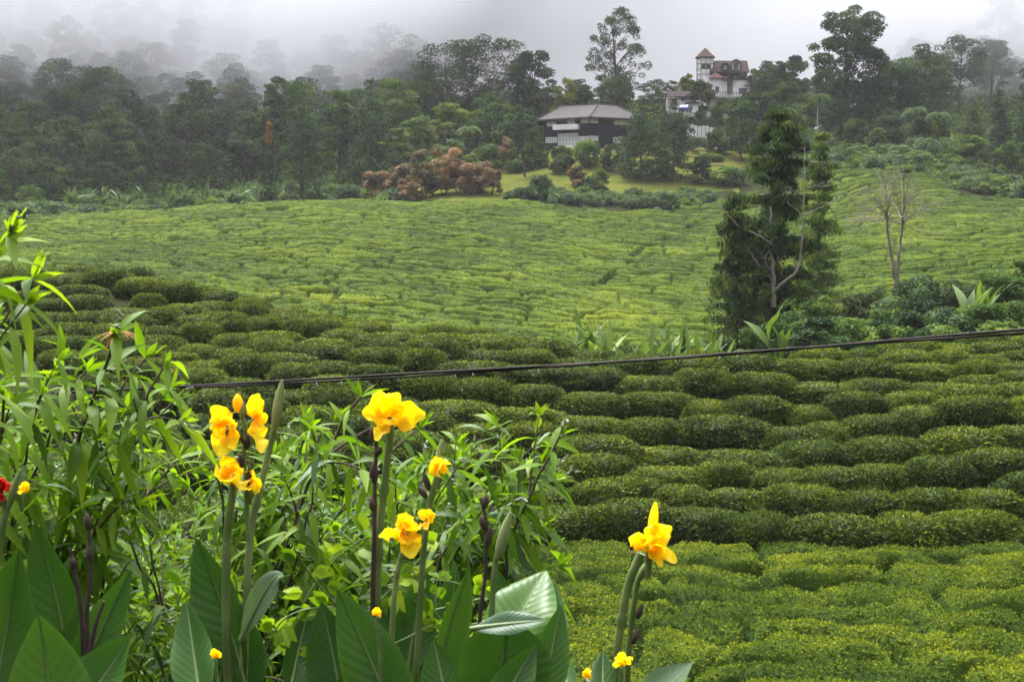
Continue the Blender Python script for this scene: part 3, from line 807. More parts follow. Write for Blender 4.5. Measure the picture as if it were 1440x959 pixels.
for (px_, top, Yq, wd, kind, mat, lab, tn) in [
    (827, 194, 236, 52, 'broad', 'green', 'green spreading lawn tree in front of the black house', 0.55), (862, 199, 232, 44, 'broad', 'olive', 'olive leaved lawn tree in front of the black house', 0.34),
    (755, 196, 243, 28, 'bush', 'green', 'round green bush beside the thin dark tree', 0.5), (790, 204, 244, 30, 'bush', 'lime', 'low yellow green bush at the foot of the black house', 0.22),
    (762, 244, 213, 42, 'bush', 'blue', 'grey green round bush at the lower lawn edge', 0.42), (738, 262, 211, 40, 'bush', 'dark', 'low dark bush at the lower lawn edge', 0.75),
    (885, 196, 243, 34, 'bush', 'olive', 'yellowish bush against the wall of the black house', 0.55), (720, 268, 211, 30, 'bush', 'green', 'small green bush beside the low dark bush', 0.5),
    (640, 190, 232, 60, 'umbrella', 'blue', 'pale blue green tree fern like bush above the russet shrubs', 0.62), (690, 200, 238, 44, 'bush', 'green', 'green bush left of the red leaved small tree', 0.45),
    (665, 214, 230, 36, 'bush', 'lime', 'light green bush on the slope above the russet shrubs', 0.25), (1000, 215, 240, 36, 'bush', 'green', 'green bush beside the grass terraces', 0.5),
    (1006, 150, 278, 26, 'bush', 'green', 'green bush against the garden retaining wall', 0.5), (984, 155, 278, 24, 'bush', 'olive', 'olive bush against the garden retaining wall', 0.5), (950, 158, 276, 22, 'bush', 'green', 'dark bush in front of the white shed', 0.3), (1028, 152, 276, 26, 'bush', 'lime', 'light green bush at the end of the garden retaining wall', 0.25), (968, 162, 274, 26, 'bush', 'green', 'low green bush above the white fence', 0.4), (995, 164, 274, 26, 'bush', 'dark', 'low dark bush above the white fence', 0.8)]:
    PT(px_, top, Yq, wd, kind, lab, mat, 'bush' if kind == 'bush' else 'tree', 'bush' if kind == 'bush' else 'tree', n=4200, tint=tn, leaf=0.36)

# around and right of the white house
for (px_, top, Yq, wd, kind, mat, lab, tn, n_) in [
    (1110, 77, 312, 58, 'round', 'dark', 'dark domed tree right of the white house', 0.75, 6500), (1082, 92, 314, 44, 'round', 'olive', 'olive tree touching the right side of the white house', 0.35, 4500),
    (1058, 96, 313, 26, 'round', 'lime', 'small yellowish tree beside the brown roof of the white house', 0.25, 2500), (985, 112, 292, 44, 'umbrella', 'olive', 'spreading tree with yellow flowers below the round tower', 0.55, 4000),
    (966, 104, 300, 24, 'round', 'lime', 'yellow leaved small tree left of the round tower', 0.42, 2500), (1060, 128, 284, 56, 'round', 'green', 'grey green tree below the terrace of the white house', 0.45, 6000),
    (1020, 138, 286, 40, 'broad', 'green', 'light green tree under the terrace wall', 0.62, 3500), (1105, 112, 290, 60, 'umbrella', 'lime', 'light yellow green tree below the dark domed tree', 0.22, 5000),
    (1140, 130, 278, 56, 'umbrella', 'lime', 'pale yellow green tree beside the tall eucalyptus trunk', 0.18, 4500), (1190, 6, 262, 116, 'tall', 'dark', 'huge dark eucalyptus with layered crown right of the white house', 0.78, 22000),
    (1170, 120, 258, 60, 'column', 'dark', 'dark lower growth climbing the huge eucalyptus trunk', 0.7, 6500), (1212, 110, 260, 70, 'column', 'dark', 'dark evergreen leaning against the huge eucalyptus', 0.62, 7500),
    (1256, 80, 268, 100, 'round', 'dark', 'massive dark rounded tree right of the huge eucalyptus', 0.72, 14000), (1200, 165, 250, 66, 'broad', 'green', 'green tree at the foot of the huge eucalyptus', 0.42, 5000),
    (1250, 150, 250, 60, 'broad', 'blue', 'blue green tree below the massive rounded tree', 0.35, 4500), (1165, 190, 244, 40, 'bush', 'olive', 'pale yellowish bush left of the leaning evergreen', 0.66, 3000),
    (1315, 152, 246, 46, 'umbrella', 'lime', 'yellow green tree right of the massive rounded tree', 0.25, 4000), (1292, 160, 246, 44, 'umbrella', 'blue', 'dusky green tree below the massive rounded tree edge', 0.45, 4000),
    (1365, 136, 250, 52, 'conifer', 'olive', 'olive conifer, first of the three at the edge of the mist', 0.36, 5000), (1403, 118, 256, 48, 'conifer', 'dark', 'dark pointed conifer, middle of the three at the edge of the mist', 0.55, 6000),
    (1438, 122, 254, 46, 'conifer', 'dark', 'dark conifer cut by the picture edge, last of the three', 0.55, 6000), (1365, 188, 238, 60, 'umbrella', 'green', 'flat crowned green tree below the olive conifer', 0.6, 4500),
    (1420, 196, 236, 60, 'broad', 'green', 'green tree standing by the road under the pointed conifer', 0.55, 4500), (1285, 192, 238, 56, 'umbrella', 'blue', 'flat blue green tree above the scrub slope', 0.5, 4500),
    (1330, 214, 232, 54, 'umbrella', 'green', 'flat crowned tree over the scrub slope near the cars', 0.66, 4000), (1232, 178, 240, 40, 'broad', 'olive', 'olive shrub like tree above the scrub slope', 0.5, 3000),
    (1450, 252, 214, 40, 'bush', 'lime', 'yellow green bush at the roadside by the parked car', 0.25, 2500), (1392, 236, 232, 50, 'broad', 'green', 'dark green tree behind the parked white car', 0.35, 4000),
    (1345, 248, 226, 46, 'bush', 'green', 'round bush left of the parked white car', 0.4, 3500)]:
    PT(px_, top, Yq, wd, kind, lab, mat, 'bush' if kind == 'bush' else 'tree', 'bush' if kind == 'bush' else 'tree', n=n_, tint=tn)

# scrub on the slope right of the weeping tree, the vine covered mound under the lawn and the scrub left of the russet shrubs: shared shapes, one object each
scrub = []
for s in range(8):
    t, c = make_tree('bush', 900 + s, 2.2, 4.2, 0.36, 2400, 'bark', ['green', 'blue', 'green', 'blue', 'olive', 'green', 'blue', 'green'][s], [0.6, 0.45, 0.5, 0.35, 0.4, 0.75, 0.55, 0.4][s])
    scrub.append((t, c))
scrub_first = {}
def put_scrub(px_, Yq, sc, group, label, rng, kinds=range(8)):
    x = at(px_, 330, Yq)[0]; q = int(rng.choice(list(kinds))); z = gz(x, Yq) - 0.15
    rz = rng.uniform(0, 6.28); s3 = (sc * rng.uniform(0.8, 1.2), sc * rng.uniform(0.8, 1.2), sc * rng.uniform(0.75, 1.15))
    if q not in scrub_first:
        r = thing('bush', label, 'bush', (x, Yq, z), group, rz); r.scale = s3
        link('trunk', scrub[q][0], r); link('crown', scrub[q][1], r); scrub_first[q] = r
    else:
        copy_thing(scrub_first[q], (x, Yq, z), rz, s3, label, group)
rng = np.random.default_rng(77)
for q in range(66):
    px_ = rng.uniform(1120, 1440); u = rng.random()
    y1 = np.interp(px_, [1120, 1200, 1300, 1400, 1440], [212, 214, 209, 203, 202]); y2 = np.interp(px_, [1120, 1250, 1440], [250, 240, 214])
    put_scrub(px_, y1 + (y2 - y1) * u, rng.uniform(0.7, 1.25), 'scrub bushes on the steep slope', 'leafy green scrub bush on the steep slope right of the weeping tree', rng, (1, 3, 6, 0, 5))
for q in range(40):
    px_ = rng.uniform(772, 1000); u = rng.random()
    put_scrub(px_, 207.5 + 6 * u, rng.uniform(0.6, 1.0), 'bushes of the overgrown mound', 'creeper covered green bush on the overgrown mound below the lawn', rng, (1, 3, 6, 2))
for q in range(44):
    px_ = rng.uniform(330, 560); u = rng.random()
    put_scrub(px_, 212 + 34 * u, rng.uniform(0.7, 1.5), 'bushes left of the russet shrubs', 'pale green bush on the overgrown slope left of the russet shrubs', rng, (1, 3, 6, 0, 5))
for q in range(36):
    px_ = rng.uniform(1040, 1120) if q % 2 else rng.uniform(960, 1060); u = rng.random()
    put_scrub(px_, 250 + 36 * u, rng.uniform(0.6, 1.1), 'bushes below the white house', 'mixed green bush on the slope below the white house', rng)
for q in range(30):
    px_ = rng.uniform(540, 760); u = rng.random()
    put_scrub(px_, 236 + 30 * u, rng.uniform(0.9, 1.6), 'bushes under the hill trees', 'dark green bush under the trees left of the black house', rng, (0, 2, 7))

# misty forest on the left slope and on the far mountain at the right --------
fp = []
for s, (kd, H, W, mt, tn, n_) in enumerate([('broad', 15, 13, 'green', 0.35, 6000), ('umbrella', 15, 15, 'green', 0.5, 5500), ('round', 14, 11, 'dark', 0.6, 6000), ('broad', 18, 14, 'dark', 0.75, 7000), ('tall', 20, 13, 'green', 0.3, 6500), ('round', 12, 12, 'green', 0.45, 5500), ('broad', 15, 15, 'olive', 0.25, 6000), ('umbrella', 17, 13, 'olive', 0.4, 5500)]):
    fp.append((make_tree(kd, 700 + s, H, W, 0.52, n_, 'bark', mt, tn), H))
ff = {}
FL = ['broad crowned deep green forest tree in the mist on the left slope', 'flat topped green forest tree in the mist on the left slope', 'round dark forest tree in the mist on the left slope', 'tall dark spreading forest tree in the mist on the left slope',
      'high loose crowned forest tree in the mist on the left slope', 'low round green forest tree in the mist on the left slope', 'olive broad forest tree in the mist on the left slope', 'olive flat topped forest tree in the mist on the left slope']
def put_forest(px_, Yq, sc, where, rng, kinds=range(8)):
    x = at(px_, 330, Yq)[0]; z = gz(x, Yq) - 0.5; q = int(rng.choice(list(kinds)))
    lab = FL[q].replace('on the left slope', where)
    s3 = (sc * rng.uniform(0.85, 1.2), sc * rng.uniform(0.85, 1.2), sc * rng.uniform(0.85, 1.2)); rz = rng.uniform(0, 6.28)
    if q not in ff:
        r = thing('forest_tree', lab, 'tree', (x, Yq, z), 'forest trees ' + where, rz); r.scale = s3
        link('trunk', fp[q][0][0], r); link('crown', fp[q][0][1], r); ff[q] = r
    else:
        copy_thing(ff[q], (x, Yq, z), rz, s3, lab, 'forest trees ' + where)
rng = np.random.default_rng(99)
def forest(px0, px1, y0, y1, gap, where, sc0, sc1, cond=None, kinds=range(8)):
    pts = []
    for q in range(4000):
        px_ = rng.uniform(px0, px1); Yq = rng.uniform(y0, y1); x = at(px_, 330, Yq)[0]
        if cond and not cond(px_, Yq): continue
        if all((x - a) ** 2 + ((Yq - b) * 0.8) ** 2 > gap ** 2 for a, b in pts):
            pts.append((x, Yq)); put_forest(px_, Yq, rng.uniform(sc0, sc1), where, rng, kinds)
    return len(pts)
n1 = forest(-60, 345, 248, 420, 8.6, 'on the left slope', 0.6, 1.15)
n2 = forest(330, 600, 262, 430, 9.5, 'behind the dark evergreens', 0.7, 1.15)
n3 = forest(1270, 1500, 290, 480, 16, 'on the right mountainside', 0.8, 1.2, lambda p, y: p > 1270 + max(0, (y - 330)) * 0.1)
n4 = forest(600, 960, 300, 330, 11, 'behind the black house', 0.35, 0.6)
n5 = forest(1060, 1320, 285, 345, 11, 'behind the huge eucalyptus', 0.4, 0.65)
for (px_, Yq, sc, q) in [(20, 238, 0.75, 6), (75, 236, 0.62, 0), (-10, 234, 0.6, 5), (110, 240, 0.5, 3), (45, 228, 0.42, 5), (150, 246, .55, 2)]:
    put_forest(px_, Yq, sc, 'at the foot of the left slope', rng, (q,))
print('FOREST', n1, n2, n3, n4, n5)

g = Geo(); rng = np.random.default_rng(444)
n = 150000
px_ = rng.uniform(-330, 1780, n); Yq = 203 * (470 / 203) ** rng.random(n)
on_tea = Yq < far_top(px_) + 2.0
lawn_ = ((px_ > 545) & (px_ < 1060) & (Yq > 205) & (Yq < 266)) | ((px_ > 930) & (px_ < 1080) & (Yq < 330)) | ((px_ > 740) & (px_ < 930) & (Yq < 272))
kk = ~on_tea & ~lawn_; px_ = px_[kk]; Yq = Yq[kk]; x = (px_ - 720) / F * Yq
hh = 2.2 * fbm(x / 6, Yq / 6, 45, 3) ** 1.6
P = np.stack([x, Yq, ground(x, Yq) + hh * rng.random(len(x)) ** .4], 1)
cards(g, P, rdir(rng, len(x)) + [0, 0, .4], unit(rdir(rng, len(x)) * .7 + [0, -.2, .8]), rng.uniform(.5, 1.0, len(x)) * Yq / 260, rng.uniform(.25, .5, len(x)) * Yq / 260, np.clip(.1 + .9 * fbm(x / 9, Yq / 9, 46, 3) + rng.normal(0, .14, len(x)), 0, 1))
o = link('undergrowth', g.mesh('undergrowth', M['green'])); o['kind'] = 'stuff'; o['label'] = 'low green undergrowth covering the hillsides between the trees'
rng = np.random.default_rng(78)
for q in range(48):
    px_ = rng.uniform(-20, 470); y0 = float(far_top(np.array([px_]))[0])
    put_scrub(px_, y0 + rng.uniform(4, 38), rng.uniform(0.8, 1.5), 'bushes beyond the tea crest', 'leafy bush among the banana plants beyond the tea crest', rng, (0, 1, 3, 6, 5, 4))
# ------------------------------------------------------------------ haze and drifting mist
def volume_box(name, lo, hi):
    g = Geo()
    lo = np.array(lo, float); hi = np.array(hi, float)
    box(g, (lo + hi) / 2, hi - lo)
    return g
m, nd, lk = new_mat('haze_air')
pv = nd.new('ShaderNodeVolumePrincipled'); pv.inputs['Color'].default_value = (0.93, 0.94, 0.98, 1); pv.inputs['Density'].default_value = HAZE_D
pv.inputs['Anisotropy'].default_value = 0.2
out = nd.new('ShaderNodeOutputMaterial'); lk.new(pv.outputs[0], out.inputs['Volume'])
o = link('haze', volume_box('haze', (-1010, -30, -14), (1010, 930, 170)).mesh('haze', m, False)); o['kind'] = 'stuff'

m, nd, lk = new_mat('drifting_mist')
tcn = nd.new('ShaderNodeTexCoord')
sp = nd.new('ShaderNodeSeparateXYZ'); lk.new(tcn.outputs['Object'], sp.inputs[0])
def math_(op, a, b=None, c=None, clamp=False):
    q = nd.new('ShaderNodeMath'); q.operation = op; q.use_clamp = clamp
    for i, v in enumerate((a, b, c)):
        if v is None: continue
        if isinstance(v, (int, float)): q.inputs[i].default_value = v
        else: lk.new(v, q.inputs[i])
    return q.outputs[0]
def rng_(v, a, b, c=0.0, d=1.0):
    q = nd.new('ShaderNodeMapRange'); q.interpolation_type = 'SMOOTHSTEP'; lk.new(v, q.inputs['Value'])
    for n_, x_ in zip(('From Min', 'From Max', 'To Min', 'To Max'), (a, b, c, d)): q.inputs[n_].default_value = x_
    return q.outputs[0]
mp = nd.new('ShaderNodeMapping'); mp.inputs['Scale'].default_value = (1 / 70, 1 / 90, 1 / 42); mp.inputs['Location'].default_value = MIST_OFF
lk.new(tcn.outputs['Object'], mp.inputs['Vector'])
nz = nd.new('ShaderNodeTexNoise'); nz.inputs['Scale'].default_value = 1.0; nz.inputs['Detail'].default_value = 3.0; nz.inputs['Roughness'].default_value = 0.55; nz.inputs['Distortion'].default_value = 0.3
lk.new(mp.outputs[0], nz.inputs['Vector'])
X_, Y_, Z_ = sp.outputs
# the bank of mist hangs behind the houses and reaches further forward over the slope on the left
front = math_('MULTIPLY_ADD', rng_(X_, -75.0, -20.0), 58.0, 260.0)
dep = rng_(math_('SUBTRACT', Y_, front), 0.0, 60.0)
hgt = rng_(math_('SUBTRACT', Z_, math_('MULTIPLY', rng_(X_, -75, 20), 4.0)), 10.0, 58.0)
# a tongue of it lies in the fold between the left slope and the hill with the houses
cx = math_('ABSOLUTE', math_('MULTIPLY_ADD', math_('SUBTRACT', Z_, 20.0), -0.85, math_('ADD', X_, 60.0)))
tongue = math_('MULTIPLY', rng_(cx, 34.0, 6.0), math_('MULTIPLY', rng_(Y_, 268.0, 310.0), rng_(Z_, 12.0, 34.0)))
core = math_('ADD', math_('MULTIPLY', rng_(nz.outputs[0], 0.30, 0.72), 0.75), math_('MULTIPLY', hgt, 1.15))
core = math_('SUBTRACT', core, 0.62, clamp=True)
thin = math_('MULTIPLY', hgt, 0.10)
mid = rng_(math_('ABSOLUTE', math_('SUBTRACT', X_, 25.0)), 35.0, 95.0, 0.66, 1.0)
dep = math_('MULTIPLY', dep, mid)
tot = math_('ADD', math_('MULTIPLY', math_('ADD', core, thin), dep), math_('MULTIPLY', tongue, math_('MULTIPLY_ADD', nz.outputs[0], 3.4, -0.2)))
den = math_('MULTIPLY', tot, MIST_D)
pv = nd.new('ShaderNodeVolumePrincipled'); pv.inputs['Color'].default_value = (0.975, 0.98, 1, 1); pv.inputs['Anisotropy'].default_value = 0.3
lk.new(den, pv.inputs['Density'])
out = nd.new('ShaderNodeOutputMaterial'); lk.new(pv.outputs[0], out.inputs['Volume'])
try: m.cycles.volume_step_rate = 0.25
except Exception: pass
try: m.volume_intersection_method = 'ACCURATE'
except Exception: pass
o = link('mist', volume_box('mist', (-300, 256, -2), (300, 540, 150)).mesh('mist', m, False)); o['kind'] = 'stuff'
# ------------------------------------------------------------------ houses
M['white'] = plain_mat('white_paint', (0.80, 0.80, 0.79), (0.66, 0.66, 0.64), 0.9, 0.6)
M['tar'] = plain_mat('black_weatherboard', (0.009, 0.010, 0.015), (0.018, 0.019, 0.027), 1.2, 0.9, 0.5, 6, (0.3, 0.3, 5), spec=0.1)
M['shingle'] = plain_mat('weathered_shingle', (0.080, 0.068, 0.060), (0.038, 0.034, 0.033), 1.6, 0.9, 0.7, 7, (1, 1, 3))
M['tile'] = plain_mat('brown_roof_tile', (0.062, 0.033, 0.030), (0.042, 0.024, 0.023), 1.2, 0.85, 0.6, 8, (1, 1, 4))
M['redtile'] = plain_mat('red_roof_tile', (0.095, 0.028, 0.027), (0.065, 0.022, 0.022), 1.2, 0.85, 0.5, 8, (1, 1, 4))
M['thatch'] = plain_mat('tan_tower_roof', (0.11, 0.072, 0.050), (0.075, 0.050, 0.036), 1.5, 0.9, 0.5, 8, (1, 1, 3))
M['timber'] = plain_mat('dark_timber', (0.035, 0.028, 0.028), (0.055, 0.042, 0.04), 2, 0.7)
M['curtain'] = plain_mat('curtained_pane', (0.50, 0.50, 0.50), (0.36, 0.36, 0.38), 1.5, 0.3)
M['glass'] = plain_mat('window_glass', (0.10, 0.105, 0.12), (0.17, 0.17, 0.19), 0.8, 0.15, spec=0.6)
M['stone'] = plain_mat('brown_stone', (0.17, 0.12, 0.11), (0.10, 0.075, 0.072), 2.5, 0.9, 0.8, 9)
M['concrete'] = plain_mat('pale_concrete', (0.52, 0.50, 0.47), (0.36, 0.35, 0.33), 0.8, 0.9)
M['greenpaint'] = plain_mat('green_paint', (0.10, 0.24, 0.17), (0.08, 0.19, 0.14), 1, 0.7)

def quad(g, pts, mi=0):
    g.add(pts, [list(range(len(pts)))], 0.5, mi)

def slab(g, pts, th, mi=0):
    """a flat polygon with thickness, its top face through PTS"""
    p = np.asarray(pts, float); n = len(p)
    nn = np.cross(p[1] - p[0], p[2] - p[0]); nn = nn / np.linalg.norm(nn)
    if nn[2] < 0: nn = -nn
    q = p - nn * th
    g.add(np.concatenate([p, q]), [list(range(n))], 0.5, mi)
    g.add(np.concatenate([p, q]), [list(range(2 * n - 1, n - 1, -1))], 0.5, mi)
    g.add(np.concatenate([p, q]), [[i, (i + 1) % n, n + (i + 1) % n, n + i] for i in range(n)], 0.5, mi)

def prism(g, foot, z0, z1, mi=0):
    f = np.asarray(foot, float); n = len(f)
    v = np.concatenate([np.c_[f, np.full(n, z0)], np.c_[f, np.full(n, z1)]])
    g.add(v, [[i, (i + 1) % n, n + (i + 1) % n, n + i] for i in range(n)], 0.5, mi)
    g.add(v, [list(range(n, 2 * n))], 0.5, mi); g.add(v, [list(range(n))[::-1]], 0.5, mi)

def facade(p0, p1):
    p0 = np.array(p0, float); p1 = np.array(p1, float); d = p1 - p0; L = np.linalg.norm(d); d /= L
    return p0, d, np.array([d[1], -d[0]]), L            # origin, along, outward (towards the viewer)

def wall_box(g, fc, s0, s1, z0, z1, o0, o1, mi=0):
    p, d, n, L = fc
    c = [p + d * s0 + n * o0, p + d * s1 + n * o0, p + d * s1 + n * o1, p + d * s0 + n * o1]
    prism(g, c[::-1], z0, z1, mi)

def window(parent, fc, s0, s1, z0, z1, cols=2, rows=2, frame='white', bar=0.07, pane='glass', name='window'):
    f = Geo()
    wall_box(f, fc, s0, s1, z0, z0 + bar, 0.003, 0.09); wall_box(f, fc, s0, s1, z1 - bar, z1, 0.003, 0.09)
    for q in range(cols + 1):
        a = s0 + (s1 - s0 - bar) * q / cols
        wall_box(f, fc, a, a + bar, z0 + bar, z1 - bar, 0.003, 0.085)
    for q in range(1, rows):
        b = z0 + (z1 - z0) * q / rows
        wall_box(f, fc, s0 + bar, s1 - bar, b - bar * 0.35, b + bar * 0.35, 0.003, 0.075)
    w_ = link(name, f.mesh(name, M[frame], False), parent)
    p = Geo(); wall_box(p, fc, s0 + bar * .5, s1 - bar * .5, z0 + bar * .5, z1 - bar * .5, -0.03, 0.035)
    link('pane', p.mesh('pane', M[pane], False), w_)
    return w_

# the black house: a long faceted block under a hipped shingle roof ----------
HY = 250.0; u = HY / F
bx = at(828, 330, HY)[0]; zb = zat(206, HY)
bh = thing('black_house', 'black boarded two storey house with white windows under a grey hipped roof', 'house', (bx, HY, zb))
foot = [(-7.8, 3.4), (0.0, 0.0), (8.6, 2.6), (9.4, 11.5), (-7.6, 12.0)]
g = Geo(); prism(g, foot, -2.5, 5.05); link('wall', g.mesh('wall', M['tar'], False), bh)
g = Geo()
ev = [(-9.0, 3.0, 4.85), (0.0, -1.1, 5.05), (9.7, 1.8, 4.9), (10.4, 12.6, 4.9), (-8.7, 13.1, 4.85)]
rd = [(-4.6, 7.0, 7.55), (1.9, 5.6, 7.75), (5.2, 7.0, 7.6)]
for pts in ([ev[0], ev[1], rd[1], rd[0]], [ev[1], ev[2], rd[2], rd[1]], [ev[2], ev[3], rd[2]], [ev[3], ev[4], rd[0], rd[1], rd[2]], [ev[4], ev[0], rd[0]]):
    if len(pts) == 5:
        slab(g, [pts[0], pts[1], pts[2], pts[4]], 0.16)
    else: slab(g, pts, 0.16)
rf = link('roof', g.mesh('roof', M['shingle'], False), bh)
g = Geo()
for a, b in ((ev[1], rd[1]), (ev[0], rd[0]), (ev[2], rd[2]), (rd[0], rd[1]), (rd[1], rd[2])):
    tube(g, [np.array(a) + [0, 0, 0.05], np.array(b) + [0, 0, 0.05]], 0.12, 6)
link('ridge_cap', g.mesh('ridge_cap', M['shingle'], False), rf)
g = Geo()
for a, b in ((0, 1), (1, 2)):
    A_, B_ = np.array(ev[a]), np.array(ev[b]); tube(g, [A_ + [0, 0.06, -0.22], B_ + [0, 0.06, -0.22]], 0.10, 6)
link('gutter', g.mesh('gutter', M['timber'], False), bh)
fl, fr = facade(foot[0], foot[1]), facade(foot[1], foot[2])
LL = fl[3]; k1 = LL / 7.8; k2 = fr[3] / 8.6
for s0, s1, z0, z1, c, r in [(0.5, 2.1, 3.65, 4.45, 3, 1), (4.1, 5.4, 4.0, 4.75, 2, 1), (6.3, 7.75, 4.05, 4.8, 4, 1), (0.3, 2.3, 0.75, 1.75, 4, 2)]:
    window(bh, fl, s0 * k1, s1 * k1, z0, z1, c, r, pane='white' if r == 1 else 'curtain')
for s0, s1, z0, z1, c, r in [(0.1, 1.6, 4.0, 4.75, 3, 1), (4.4, 7.4, 3.8, 4.6, 6, 1), (0.1, 1.6, 0.95, 1.8, 3, 2), (4.3, 5.8, 0.65, 1.65, 3, 2)]:
    window(bh, fr, s0 * k2, s1 * k2, z0, z1, c, r, pane='white' if r == 1 else 'curtain')
window(bh, fl, 6.0 * k1, 7.75 * k1, 0.9, 1.75, 4, 2, pane='curtain')
d_ = window(bh, fl, 2.45 * k1, 5.9 * k1, 0.1, 2.35, 6, 3, name='glazed_door', pane='curtain')
g = Geo(); wall_box(g, fl, 1.9 * k1, 6.2 * k1, 2.95, 3.12, 0.0, 1.1)
wall_box(g, fl, 1.9 * k1, 6.2 * k1, 3.12, 3.85, 1.02, 1.10); wall_box(g, fl, 1.9 * k1, 1.98 * k1, 3.12, 3.85, 0.0, 1.02); wall_box(g, fl, 6.12 * k1, 6.2 * k1, 3.12, 3.85, 0.0, 1.02)
link('balcony', g.mesh('balcony', M['white'], False), bh)
g = Geo(); wall_box(g, fl, 3.2 * k1, 5.6 * k1, -1.6, -0.02, 0.3, 2.0); link('porch_wall', g.mesh('porch_wall', M['white'], False), bh)

# the white house with its round tower ---------------------------------------
WY = 300.0; s = WY / F                     # metres to one pixel of the photograph at that distance
wx, wz = at(1003, 330, WY)[0], zat(135, WY)
wh = thing('white_house', 'white half timbered house with a round tower and brown dormered roof', 'house', (wx, WY, wz))
X = lambda p: (p - 1003) * s
Zz = lambda p: (135 - p) * s
def octagon(cx, cy, r, n=10): return [(cx + r * math.cos(2 * math.pi * (i + .5) / n), cy + r * math.sin(2 * math.pi * (i + .5) / n)) for i in range(n)]
tcx, tcy, trd = X(991), 2.2, 11.6 * s
g = Geo(); prism(g, octagon(tcx, tcy, trd), -4, Zz(79)); tw = link('tower', g.mesh('tower', M['white'], False), wh)
g = Geo()
for zz in (112, 105, 97.5, 90, 81):
    prism(g, octagon(tcx, tcy, trd + 0.05), Zz(zz) - 0.05, Zz(zz) + 0.05)
for q, p in enumerate(octagon(tcx, tcy, trd + 0.02)):
    box(g, (p[0], p[1], (Zz(112) + Zz(80)) / 2), (0.07, 0.07, Zz(80) - Zz(112)), 0.3)
link('tower_timber', g.mesh('tower_timber', M['timber'], False), tw)
oc = octagon(tcx, tcy, trd)
fronts = sorted(range(10), key=lambda i: (oc[i][1] + oc[(i + 1) % 10][1]))[:2]
for i in fronts:
    a, b = oc[i], oc[(i + 1) % 10]
    if a[0] > b[0]: a, b = b, a
    window(tw, facade(a, b), 0.10, np.hypot(a[0] - b[0], a[1] - b[1]) - 0.10, Zz(96.5), Zz(91), 2, 1, frame='timber', bar=0.06)
g = Geo(); e_ = octagon(tcx, tcy, 14.2 * s); ap = (tcx, tcy, Zz(67))
g.add([(*p, Zz(80.5)) for p in e_] + [ap], [[i, (i + 1) % 10, 10] for i in range(10)])
prism(g, e_, Zz(81.5), Zz(80.5) - 0.004)
link('tower_roof', g.mesh('tower_roof', M['thatch'], False), tw)
# main block
x0, x1 = X(998), X(1049); yb0, yb1 = 1.0, 8.6
g = Geo(); prism(g, [(x0, yb0), (x1, yb0), (x1, yb1), (x0, yb1)], -3, Zz(101)); 
for xx in (x0, x1 - 0.15): 
    g.add([(xx, yb0, Zz(101)), (xx, yb1, Zz(101)), (xx, (yb0 + yb1) / 2, Zz(85))], [[0, 1, 2]])
link('wall', g.mesh('wall', M['white'], False), wh)
g = Geo(); yr = 3.6
slab(g, [(x0 - .3, yb0 - .8, Zz(102)), (x1 + .35, yb0 - .8, Zz(102)), (x1 + .35, yr, Zz(84)), (x0 - .3, yr, Zz(84))], 0.16)
slab(g, [(x1 + .35, yb1 + .8, Zz(102)), (x0 - .3, yb1 + .8, Zz(102)), (x0 - .3, yr, Zz(84)), (x1 + .35, yr, Zz(84))], 0.16)
mr_ = link('roof', g.mesh('roof', M['tile'], False), wh)
g = Geo(); box(g, ((x0 + x1) / 2, yb0 - 0.85, Zz(102) - 0.12), (x1 - x0 + .6, .1, .26)); link('eaves_board', g.mesh('eaves_board', M['timber'], False), wh)
g = Geo(); prism(g, [(X(1005), yb0 - .06), (x1, yb0 - .06), (x1, yb0 - .004), (X(1005), yb0 - .004)], Zz(108), Zz(102.5)); link('dark_band', g.mesh('dark_band', M['timber'], False), wh)  # dark brown band across the wall below the eaves
for cx, hw, zt, zb_, yy in ((1017.5, 6.0, 90.2, 99.5, 0.45), (1032.5, 7.2, 85.5, 99, 0.40)):
    n = 9; ang = np.linspace(math.pi, 0, n)
    arch = [(X(cx) + hw * .78 * s * math.cos(t), Zz(zb_) + (zb_ - zt) * s * (0.45 + 0.5 * math.sin(t))) for t in ang]
    prof = [(X(cx - hw * .78), Zz(zb_))] + arch + [(X(cx + hw * .78), Zz(zb_))]
    g = Geo(); m_ = len(prof); v = [(a, yy, b) for a, b in prof] + [(a, yy + 3, b) for a, b in prof]
    g.add(v, [list(range(m_))]); g.add(v, [[i, (i + 1) % m_, m_ + (i + 1) % m_, m_ + i] for i in range(m_)])
    dm = link('dormer', g.mesh('dormer', M['white'] if cx > 1020 else M['timber'], False), wh)
    g = Geo()
    pr2 = [(X(cx - hw), Zz(zb_ - 1.5))] + [(X(cx) + hw * s * math.cos(t), Zz(zb_) + (zb_ - zt) * s * (0.5 + 0.56 * math.sin(t))) for t in ang] + [(X(cx + hw), Zz(zb_ - 1.5))]
    for a, b in zip(pr2[:-1], pr2[1:]):
        slab(g, [(a[0], yy - .35, a[1]), (b[0], yy - .35, b[1]), (b[0], yy + 3, b[1]), (a[0], yy + 3, a[1])], 0.22)
    link('dormer_roof', g.mesh('dormer_roof', M['timber'], False), dm)
    window(dm, facade((X(cx - hw * .42), yy), (X(cx + hw * .42), yy)), 0, hw * .84 * s, Zz(zb_ - 1.2), Zz(zb_ - (zb_ - zt) * .72), 2, 2, frame='timber' if cx > 1020 else 'white', bar=0.08)
